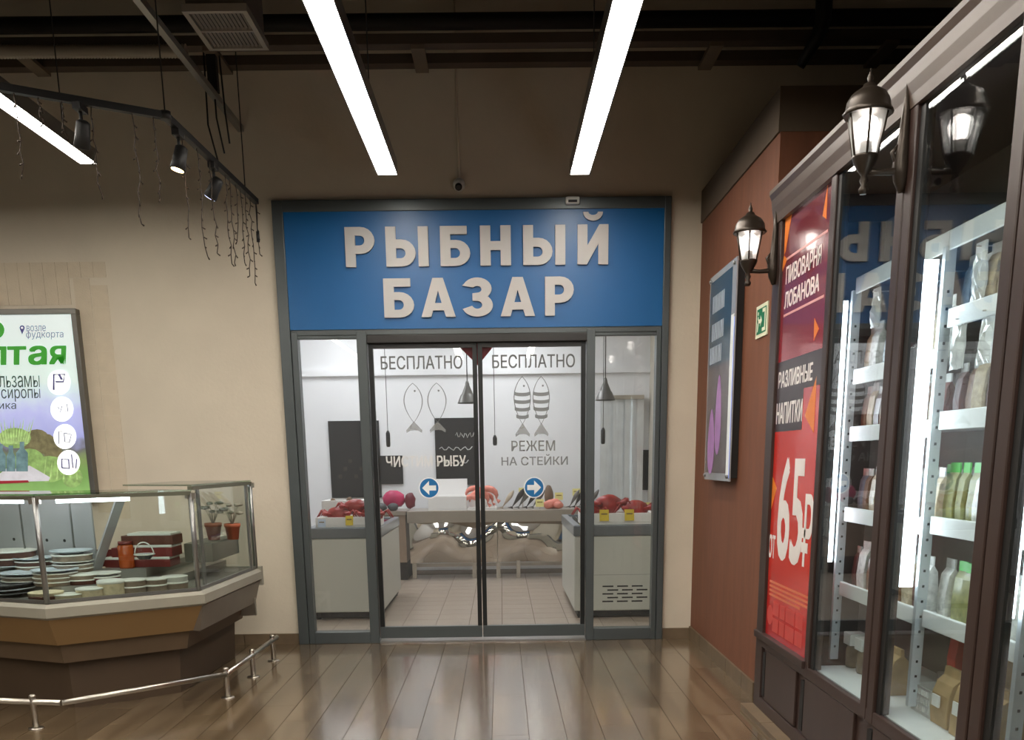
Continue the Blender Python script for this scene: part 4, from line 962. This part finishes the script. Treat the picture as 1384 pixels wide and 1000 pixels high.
def basket(loc, label):
    t = thing('wire_basket', loc, label, 'basket', 'white lattice baskets'); x, y, z = loc
    MB().box(x-.01, x+.2, y-.08, y+.08, z, z+.006).build('basket_floor', M_WHITE, t)
    for s in (0, 1):
        mb = MB()
        for k in range(7): mb.box(x-.012, x-.006, y-.08+k*.025, y-.07+k*.025, z, z+.11) if s == 0 else mb.box(x+.196, x+.202, y-.08+k*.025, y-.07+k*.025, z, z+.11)
        for k in range(4): mb.box(x-.012 if s == 0 else x+.196, x-.006 if s == 0 else x+.202, y-.08, y+.08, z+.004+k*.032, z+.014+k*.032)
        mb.build('lattice_side', M_WHITE, t)
    for s in (-1, 1): MB().box(x-.01, x+.2, y+s*.08-.003, y+s*.08+.003, z, z+.11).build('basket_end', M_WHITE, t)
basket((IX0+.02, 3.68, .441), 'white lattice basket on the floor behind the middle glass door')
tag(MB().box(IX0+.09, IX0+.19, 3.63, 3.73, .552, .60).build('grey_carton', mat('grey_carton', (120, 116, 110), .6), None, .003), 'flat grey carton on the white lattice basket under the red pouch', 'carton')
for k in range(3):
    y = 4.56-.15*k; t = thing('lidded_jar', (IX0+.06, y, .441), LCR[k]+' small jar with white card on the floor behind the far glass door', 'jar', 'white lidded jars on the cabinet floor')
    MB().lathe([(.035, 0), (.04, .01), (.04, .09), (.03, .11)], (IX0+.06, y, .441), 14).build('jar_body', mat('jar_content', (110, 96, 78), .2, var=.3, scale=20), t)
    MB().box(IX0+.02, IX0+.10, y-.045, y+.045, .552, .61).build('label_card', M_WHITE, t, .003)

# ================================================================== wall lanterns
M_LAN = mat('bronze_black', (58, 50, 42), .35, metal=.5, var=.1); M_LG = glass('lantern_glass', (.94, .94, .94), haze=.3)
def lantern(yc, zc_, label, px_, strength):
    """zc_: height of the lantern's arm; px_: face of the wall plate"""
    xc = px_-.145; t = thing('wall_lantern', (xc, yc, zc_-.06), label, 'lantern', 'bronze wall lanterns'); n = 6
    MB().lathe([(.012, -.075), (.018, -.06), (.008, -.045), (.016, -.03), (.010, -.015), (.022, .0), (.040, .03), (.046, .045), (.046, .052)], (xc, yc, zc_), 14).build('lantern_foot', M_LAN, t)
    zb0, zt0, r0, r1 = zc_+.05, zc_+.185, .045, .072
    cg = MB(); fr_ = MB()
    pb0 = [V((xc+r0*math.cos(a), yc+r0*math.sin(a), zb0)) for a in [math.pi*2*i/n+.3 for i in range(n)]]; pt0 = [V((xc+r1*math.cos(a), yc+r1*math.sin(a), zt0)) for a in [math.pi*2*i/n+.3 for i in range(n)]]
    for i in range(n):
        j = (i+1) % n; nrm = ((pb0[i]+pb0[j])/2-V((xc, yc, zb0))).normalized()*.002
        MB().prism([pb0[i], pb0[j], pt0[j], pt0[i]], nrm).build('glass_pane', M_LG, t)
        MB().tube([pb0[i], pt0[i]], .0045, 6).build('cage_rib', M_LAN, t)
    MB().lathe([(.084, 0), (.088, .008), (.078, .02), (.074, .045), (.060, .068), (.034, .085), (.026, .088), (.020, .100), (.008, .106), (.011, .120), (.004, .135), (.002, .15)], (xc, yc, zt0-.004), 12, Z, True, .3).build('lantern_roof', M_LAN, t)
    MB().lathe([(.020, .0), (.022, .01), (.018, .05)], (xc, yc, zb0), 12).build('bulb_socket', M_LAN, t)
    MB().lathe([(.016, 0), (.034, .025), (.040, .048), (.032, .074), (.01, .088)], (xc, yc, zb0+.045), 14).build('bulb', glow('bulb_white', (255, 244, 235), strength), t)
    # arm and wall plate
    arm = MB().tube([(xc+.004, yc, zc_), (xc+.06, yc, zc_-.004), (px_-.03, yc, zc_), (px_-.004, yc, zc_-.01)], [.012, .010, .013, .02], 10).build('arm', M_LAN, t)
    MB().tube([(px_-.012, yc, zc_+.0), (px_-.035, yc, zc_+.03), (px_-.05, yc, zc_+.06), (px_-.03, yc, zc_+.085), (px_-.014, yc, zc_+.07)], [.010, .009, .008, .006, .004], 8).build('scroll', M_LAN, arm)
    MB().tube([(px_-.006, yc, zc_-.07), (px_-.012, yc, zc_-.03), (px_-.016, yc, zc_+.02), (px_-.012, yc, zc_+.1), (px_-.010, yc, zc_+.2), (px_-.008, yc, zc_+.33)], [.012, .026, .030, .020, .014, .003], 10).build('wall_plate', M_LAN, t)
lantern(5.40, 2.40, 'bronze wall lantern at the far corner of the cabinet by the terracotta wall', XC-.006, 18)
lantern(3.74, 2.435, 'bronze wall lantern on the post between the far and middle glass doors', XC-.009, 18)

# ================================================================== inside the fish shop
# ceiling lamps
for k, (x, y) in enumerate(((-1.9, 9.6), (0.1, 9.6), (-1.9, 11.9), (0.1, 11.9))):
    t = thing('ceiling_panel', (x, y, 3.3), 'white ceiling lamp panel inside the fish shop', 'lamp', 'ceiling lamps of the fish shop')
    MB().box(x-.32, x+.32, y-.6, y+.6, 3.31, 3.348).build('lamp_frame', M_WHITE, t)
    MB().box(x-.30, x+.30, y-.58, y+.58, 3.303, 3.31).build('diffuser', glow('shop_lamp', (250, 250, 255), SHOP_LAMP), t)
# chest freezers
M_FRZ = mat('freezer_white', (196, 196, 186), .4, var=.02); M_RIM = mat('freezer_grey_rim', (112, 118, 122), .3, metal=.3)
def freezer(x0, x1, y0_, y1_, label, vent):
    t = thing('chest_freezer', ((x0+x1)/2, (y0_+y1_)/2, 0), label, 'freezer')
    MB().box(x0, x1, y0_, y1_, .07, .755).build('body', M_FRZ, t, .012)
    MB().box(x0+.03, x1-.03, y0_+.03, y1_-.03, .02, .07).build('plinth', M_BLACK, t)
    mb = MB()
    for a, b, c, d in ((x0-.008, x1+.008, y0_-.008, y0_+.06), (x0-.008, x1+.008, y1_-.06, y1_+.008), (x0-.008, x0+.06, y0_+.06, y1_-.06), (x1-.06, x1+.008, y0_+.06, y1_-.06)): mb.box(a, b, c, d, .757, .855)
    mb.build('rim', M_RIM, t, .01)
    MB().box(x0+.05, x1-.05, y0_+.05, y1_-.05, .835, .843).build('glass_lid', M_CASEGLASS, t)
    for a in (x0+.06, x1-.06):
        for b in (y0_+.06, y1_-.06): MB().lathe([(.025, 0), (.025, .02)], (a, b, .0), 10).build('foot', M_BLACK, t)
    if vent:
        MB().box(x0+.10, x1-.0, y0_-.004, y0_+.002, .40, .406).build('seam', mat('seam_grey', (170, 170, 164), .5), t)
        for r_ in range(5):
            for k in range(3):
                a = x0+.26+k*.135+(.045 if r_ % 2 else 0); MB().box(a, a+.10, y0_-.003, y0_+.004, .15+r_*.035, .163+r_*.035).build('vent_slot', M_BOARD, t)
    else: MB().box(x1-.09, x1-.086, y0_-.003, y0_+.001, .08, .75).build('seam', mat('seam_grey', (170, 170, 164), .5), t)
freezer(-1.80, -1.125, 8.92, 10.6, 'white chest freezer behind the left fixed pane', False)
freezer(.66, 1.50, 8.80, 10.6, 'white chest freezer with vent slots behind the right fixed pane', True)
# steel counter with wavy sheet front
tb = thing('steel_counter', (-.1, 12.2, 0), 'long stainless steel fish counter inside the shop', 'counter')
TX0, TX1, TY = -1.16, 1.2, 11.9
MB().box(TX0, TX1, TY, TY+.75, .70, .845).build('counter_top', mat('steel_top', (176, 166, 154), .35, metal=.7, var=.05), tb, .006)
def wavy(xa, xb, label=None):
    n = 36; mb = MB(); v = []
    for i in range(n+1):
        u = i/n; x = xa+(xb-xa)*u
        for j in range(13):
            z = .20+.50*j/12
            v.append((x, TY+.10-.10*math.sin(math.pi*(z-.2)/.62)+.035*math.sin(6*u+z*6+xa)+.02*math.sin(11*u-z*9), z))
    f = [(i*13+j, (i+1)*13+j, (i+1)*13+j+1, i*13+j+1) for i in range(n) for j in range(12)]
    mb.add(v, f, True); k = len(mb.v); mb.add([(x, y+.02, z) for x, y, z in v], [tuple(reversed(q)) for q in f], True)
    mb.build('steel_sheet', mat('mirror_steel', (206, 200, 190), .08, metal=1, var=.03), tb)
wavy(TX0+.02, -.06); wavy(-.05, TX1-.04)
for a in (TX0+.06, -.35, -.05, .2, TX1-.06): MB().box(a-.025, a+.025, TY+.12, TY+.17, 0, .70).build('leg', M_STEELM, tb)
MB().box(TX0+.05, TX1-.05, TY+.4, TY+.44, .12, .16).build('cross_bar', M_STEELM, tb)
# beige base unit left of the counter and its dark foot
bu = thing('base_unit', (-1.52, 12.1, 0), 'taupe base unit with dark foot left of the steel counter', 'cabinet')
MB().box(-1.95, TX0-.02, TY+.02, TY+.7, .22, .80).build('body', mat('taupe_front', (142, 122, 104), .5), bu); MB().box(-1.95, TX0-.02, TY+.05, TY+.7, 0, .22).build('foot', M_BOARD, bu)
MB().box(-1.97, TX0-.01, TY-.0, TY+.72, .80, .845).build('top', mat('steel_top', (176, 166, 154), .35, metal=.7), bu)
# foam trays with crabs on the freezers
def tray(x0, x1, y0_, y1_, z, h, label, wall=.02, m=M_FOAM, cat='tray'):
    t = thing('foam_tray', ((x0+x1)/2, (y0_+y1_)/2, z), label, cat)
    MB().box(x0, x1, y0_, y1_, z, z+.015).build('tray_floor', m, t)
    for a, b, c, d in ((x0, x1, y0_, y0_+wall), (x0, x1, y1_-wall, y1_), (x0, x0+wall, y0_+wall, y1_-wall), (x1-wall, x1, y0_+wall, y1_-wall)): MB().box(a, b, c, d, z+.015, z+h).build('tray_wall', m, t, .004)
    return t
def crab(loc, s, label, tilt=0, group='red crabs'):
    x, y, z = loc; t = thing('crab', loc, label, 'crab', group)
    mb = MB().ell((0, 0, 0), (.085*s, .06*s, .056*s), 16, 10, .04); ct_, st_ = math.cos(tilt), math.sin(tilt)
    c = V((x, y, z+.05*s)); mb.v = [c+V((p.x, p.y*ct_-p.z*st_, p.y*st_+p.z*ct_)) for p in mb.v]; mb.build('shell', M_RED, t)
    lg = []
    for sd in (-1, 1):
        for k in range(4):
            a = (-.5+.35*k); p0 = c+V((sd*.07*s, -.03*s+.025*s*k, 0)); p1 = p0+V((sd*.05*s*math.cos(a), .05*s*math.sin(a), .03*s)); p2 = p1+V((sd*.035*s, .03*s*math.sin(a), -.055*s))
            MB().tube([p0, p1, p2], [.010*s, .008*s, .003*s], 6).build('leg', M_RED, t)
        p0 = c+V((sd*.05*s, -.05*s, 0)); p1 = p0+V((sd*.04*s, -.04*s, .01*s)); p2 = p1+V((-sd*.03*s, -.035*s, .0))
        MB().tube([p0, p1, p2], [.012*s, .016*s, .006*s], 8).build('claw', M_RED, t)
def card(loc, label, w_=.07, h=.085, ln=0, m=M_YELLOW, group='yellow price cards'):
    t = thing('price_card', loc, label, 'price card', group); x, y, z = loc
    if ln: MB().tube([(x, y, z-ln), (x, y, z+.01)], .005, 6).build('holder', M_STEELM, t)
    MB().obox((x, y, z+h/2), (w_/2, 0, 0), (0, .002, .0), (0, .012, h/2)).build('card', m, t)
    MB().obox((x, y-.0035-.003, z+h*.62), (w_*.33, 0, 0), (0, .0006, 0), (0, .0013, h*.06)).build('print_line', mat('card_ink', (120, 96, 20), .6), t)
    MB().obox((x, y-.0035+.001, z+h*.38), (w_*.28, 0, 0), (0, .0006, 0), (0, .0013, h*.06)).build('print_line', mat('card_ink', (120, 96, 20), .6), t)
tray(-1.72, -1.135, 8.98, 9.38, .857, .09, 'white foam tray of red crabs on the left freezer')
crab((-1.53, 9.14, .90), 1.3, 'red crab at the left of the tray on the left freezer', .8); crab((-1.375, 9.19, .965), 1.3, 'red crab heaped highest in the tray on the left freezer', .9); crab((-1.21, 9.12, .90), 1.25, 'red crab at the right of the tray on the left freezer', .8)
card((-1.405, 8.968, .875), 'yellow price card in the middle of the left foam tray'); card((-1.19, 8.968, .875), 'yellow price card at the right of the left foam tray')
card((-1.66, 8.968, .862), 'pale blue card at the corner of the left foam tray', .07, .07, None, mat('pale_blue_card', (190, 204, 222), .6))
tray(.73, 1.42, 8.86, 9.28, .857, .10, 'white foam tray of red crabs on the right freezer')
crab((.83, 9.04, .91), 1.15, 'red crab at the left of the tray on the right freezer', .8); crab((1.0, 9.10, .955), 1.5, 'largest red crab in the middle of the tray on the right freezer', 1.0); crab((1.25, 9.05, .915), 1.4, 'red crab at the right of the tray on the right freezer', .8)
card((.935, 8.848, .89), 'left yellow price card on the right foam tray', .085, .10); card((1.165, 8.848, .89), 'right yellow price card on the right foam tray', .085, .10)
card((1.385, 9.30, .96), 'pale yellow card standing at the rear corner of the right foam tray', .08, .07, .103, mat('pale_yellow_card', (232, 220, 140), .6))
# foam box standing behind the left crabs, on the freezer
fb = tray(-1.76, -1.36, 9.55, 9.95, .857, .22, 'tall white foam box of shellfish behind the crabs on the left freezer', .03, M_FOAM, 'box')
for k, (dx, dz) in enumerate(((-1.66, .18), (-1.50, .19))):
    tag(MB().ell((dx, 9.65, .857+dz), (.04, .025, .06), 10, 7, .1).build('shellfish', mat('brown_shell', (120, 92, 66), .5, var=.3, scale=20)), ('left' if k == 0 else 'right')+' brown shellfish peeking from the foam box on the left freezer', 'shellfish', 'brown shellfish')
# goods on the steel counter and base unit
TZ_ = .846
fx = tray(-.90, -.43, TY+.06, TY+.5, TZ_, .17, 'white foam box at the left end of the steel counter', .03, M_FOAM, 'box')
MB().obox((-.665, TY+.52, TZ_+.23), (.235, 0, 0), (0, .012, .0), (0, .03, .14)).build('lid', M_FOAM, fx)
t2 = tray(-.42, -.06, TY+.06, TY+.45, TZ_, .03, 'low white tray of prawns beside the foam box', .02, M_FOAM)
tag(MB().box(-.42, -.06, TY+.47, TY+.50, TZ_, TZ_+.24).build('foam_sheet', M_FOAM), 'white foam sheet standing behind the prawn tray', 'sheet')
def prawn(loc, s, lab, m=M_PINK):
    x, y, z = loc; pth = [V((x+s*.06*math.cos(t), y, z+s*.05*math.sin(t)+.03*s)) for t in [R(-20+26*i) for i in range(9)]]
    t = thing('prawn', loc, lab, 'prawn', 'pink prawns'); MB().tube(pth, [.004*s]+[.012*s, .018*s, .021*s, .022*s, .02*s, .016*s, .01*s]+[.004*s], 8).build('prawn_body', m, t)
    MB().tube([pth[0], pth[0]+V((.02*s, -.01, -.02*s))], [.003*s, .014*s], 6).build('tail_fan', m, t)
for k, (dx, dy, dz, s) in enumerate(((-.37, .15, .03, 1.6), (-.28, .2, .05, 1.9), (-.17, .22, .10, 1.9), (-.34, .3, .12, 1.7), (-.2, .3, .06, 1.5))):
    prawn((dx, TY+dy, TZ_+dz), s, ('lowest pink prawn at the left of the prawn tray', 'large pink prawn at the front middle of the prawn tray', 'pink prawn heaped highest at the right of the prawn tray', 'pink prawn at the rear left of the prawn tray', 'pink prawn at the rear right of the prawn tray')[k])
tag(MB().ell((-.225, TY+.12, TZ_+.075), (.05, .04, .07), 12, 8).build('foam_cup', M_FOAM), 'rounded white cup shape in front of the prawns', 'cup')
def fish(loc, ln, ang, lab, m=M_FISH):
    t = thing('fish', loc, lab, 'fish', 'fish on the steel counter'); n = 10; d = V((math.sin(ang)*.55, -.25, math.cos(ang)*.55)).normalized(); p0 = V(loc)
    prof = [.012, .03, .042, .048, .046, .04, .032, .022, .014, .009]
    MB().tube([p0+d*(ln*(1-i/9))+V((0, 0, .03)) for i in range(10)], [q*ln/.42 for q in prof], 10).build('fish_body', m, t)
    e = p0+V((0, 0, .03)); sd = d.cross(Y).normalized()*.05
    MB().prism([e, e-d*.06+sd, e-d*.03, e-d*.06-sd], (0, .004, 0)).build('tail_fin', m, t)
dkf = mat('dark_fish', (58, 56, 56), .3, var=.4, scale=12); plf = mat('pale_fillet', (214, 200, 178), .4, var=.15, scale=12)
for k, (x, ln, an, m, lab) in enumerate(((.02, .26, .6, plf, 'pale fillet at the left end of the right counter half'), (.14, .30, .6, dkf, 'dark fish beside the pale fillet on the steel counter'), (.22, .30, .6, M_FISH, 'silver fish between two dark ones on the steel counter'), (.32, .28, .6, dkf, 'dark fish left of the middle yellow card'), (.40, .26, .6, M_FISH, 'silver fish right under the blue arrow sticker'),
        (.86, .24, .5, M_FISH, 'silver fish first in the tilted row by the right freezer'), (.92, .24, .5, dkf, 'dark fish second in the tilted row by the right freezer'), (.98, .24, .5, M_FISH, 'silver fish third in the tilted row by the right freezer'), (1.04, .24, .5, dkf, 'dark fish fourth in the tilted row by the right freezer'), (1.10, .24, .5, M_FISH, 'silver fish last in the tilted row by the right freezer'))):
    fish((x, TY+.28, TZ_+.0), ln, an, lab, m)
for k, (dx, dy, s) in enumerate(((.58, .12, 1), (.66, .2, 1.2), (.70, .10, .9), (.62, .25, 1.1))):
    tag(MB().ell((dx, TY+dy, TZ_+.05*s), (.07*s, .05, .05*s), 12, 8, .08).build('salmon_piece', M_PINK), ('pink salmon piece at the front left of the pile', 'largest pink salmon piece at the rear right of the pile', 'smallest pink salmon piece at the front right of the pile', 'pink salmon piece at the rear left of the pile')[k], 'salmon', 'pink salmon pieces')
PY = mat('pale_yellow_card', (232, 220, 140), .6)
for x, y, z, lab in ((.27, .42, .16, 'pale yellow card standing behind the dark fish'), (.47, .06, .03, 'pale yellow card under the blue arrow sticker'), (.72, .3, .10, 'yellow card behind the pink salmon pile'), (.95, .45, .14, 'pale card left behind the tilted fish row'), (1.1, .45, .14, 'pale card right behind the tilted fish row')):
    card((x, TY+y, TZ_+z), lab, .10, .09, z, PY, 'pale yellow cards on the counter')
tag(MB().ell((.60, TY+.42, TZ_+.14), (.06, .05, .14), 10, 8, .06).build('smoked_fish_bundle', mat('smoked_brown', (128, 104, 84), .5, var=.2)), 'brown upright bundle behind the pink salmon pile', 'fish')
bw = thing('pink_bag', (-1.35, TY+.3, .846), 'bright pink bag lying among dark packs on the taupe base unit', 'bag')
MB().ell((-1.34, TY+.3, .98), (.14, .08, .11), 14, 9, .08).build('bag_body', mat('magenta_bag', (196, 44, 96), .4, var=.2), bw); MB().ell((-1.16+.02, TY+.28, .96), (.07, .06, .10), 10, 7, .1).build('bag_end', mat('maroon_bag', (110, 28, 44), .4, var=.2), bw)
for k in range(3): tag(MB().ell((-1.62+.14*k, TY+.14, .895), (.07, .06, .048), 10, 7, .08).build('dark_pack', mat('dark_pack', (70, 72, 74), .35, var=.3)), ('left', 'middle', 'right')[k]+' small dark pack in front of the pink bag', 'pack', 'dark packs by the pink bag')
# boards and openings on the shop's back wall
def wallboard(p0, p1, label, y=SB-.03, nm='chalk_board', marks=True):
    a = at('y', y, *p0); b = at('y', y, *p1); t = thing(nm, ((a.x+b.x)/2, y, b.z), label, 'board')
    MB().box(a.x, b.x, y-.0, SB-.001, b.z, a.z).build('board_face', M_BOARD, t, .004)
    return t, a, b
t, a, b = wallboard((443, 569), (516, 672), 'large black board on the shop back wall behind the left mullion')
for k in range(5): MB().box(a.x+.1+.07*k, a.x+.15+.07*k, SB-.032, SB-.03, b.z+.25+.1*(k % 3), b.z+.30+.1*(k % 3)).build('dim_mark', mat('dim_mark', (62, 54, 50), .7), t)
t, a, b = wallboard((587, 565), (645, 655), 'black chalk board behind the left sliding door')
M_CHALK = mat('chalk', (196, 196, 192), .9)
for k, (q, r_, s_) in enumerate(((.50, .95, .06), (.1, .9, .04), (.15, .8, .04))):
    z = a.z-.22-.17*k; wd_ = b.x-a.x
    MB().tube([(a.x+wd_*(q+(r_-q)*i/14), SB-.032, z+s_*math.sin(i*1.9)*.6) for i in range(15)], .006, 5).build('chalk_line', M_CHALK, t)
wallboard((505, 616), (545, 654), 'small dark low board behind the left door lettering')
wallboard((868, 608), (884, 662), 'dark narrow panel at the right end of the shop back wall')
# white strip curtain
sc_ = thing('strip_curtain', (1.55, SB-.2, .9), 'white plastic strip curtain at the right of the shop back wall', 'curtain')
a = at('y', SB-.15, 812, 540); b = at('y', SB-.15, 868, 664)
MB().box(a.x, b.x, SB-.19, SB-.02, a.z, a.z+.05).build('curtain_rail', M_STEELM, sc_)
for k in range(7):
    x = a.x+(b.x-a.x)*(k+.5)/7; MB().obox((x, SB-.15+.012*(k % 2), (a.z+.12)/2), ((b.x-a.x)/14*1.1, .012, 0), (0, .002, 0), (0, 0, (a.z-.12)/2)).build('strip', mat('white_strip', (226, 230, 230), .25), sc_)
# pendant lamps
M_SHADE = mat('grey_shade', (104, 102, 98), .35, metal=.4)
for px, py, lab in ((632, 545, 'grey cone pendant lamp seen behind the left sliding door'), (818, 541, 'grey cone pendant lamp seen behind the right fixed pane')):
    q = at('y', 11.6, px, py); t = thing('pendant_lamp', q, lab, 'lamp', 'cone pendant lamps')
    MB().lathe([(.118, 0), (.114, .008), (.08, .09), (.04, .13), (.028, .15), (.024, .22), (.012, .25), (.010, .25), (.022, .21), (.074, .085), (.11, .0)], q, 24).build('shade', M_SHADE, t)
    MB().ell(q+V((0, 0, .05)), (.035, .035, .045), 10, 7).build('bulb', glow('pendant_bulb', (255, 250, 240), 5), t)
    MB().tube([q+V((0, 0, .25)), V((q.x, q.y, 3.35))], .006, 6).build('cord', M_BLACK, t)
# hanging cable pulls
for px, pt, pb2, lab in ((525, 582, 604, 'black cable socket hanging at the left behind the sliding door'), (669, 588, 602, 'black cable socket hanging near the middle of the doors'), (815, 578, 600, 'black cable socket hanging behind the right fixed pane')):
    q = at('y', 11.2, px, pb2); q2 = at('y', 11.2, px, pt); t = thing('hanging_socket', q, lab, 'socket', 'hanging cable sockets')
    MB().lathe([(.018, 0), (.024, .02), (.024, q2.z-q.z-.03), (.01, q2.z-q.z)], q, 12).build('socket_body', M_BLACK, t)
    MB().tube([V((q.x, q.y, q2.z)), V((q.x, q.y, 3.35))], .004, 5).build('cord', mat('grey_cord', (110, 110, 110), .6), t)
# red pennant behind the meeting stiles
a, b, c = at('y', 7.86, 604, 452), at('y', 7.86, 680, 452), at('y', 7.86, 646, 494)
pn = thing('red_pennant', (a.x, 7.86, c.z), 'red triangular pennant hanging behind the top of the door joint', 'pennant')
MB().prism([a, b, c], (0, .006, 0)).build('cloth', mat('red_cloth', (176, 22, 40), .6, var=.15), pn)
MB().tube([(a.x, 7.86, a.z), (b.x, 7.86, b.z)], .008, 6).build('hanging_rod', M_BLACK, pn)
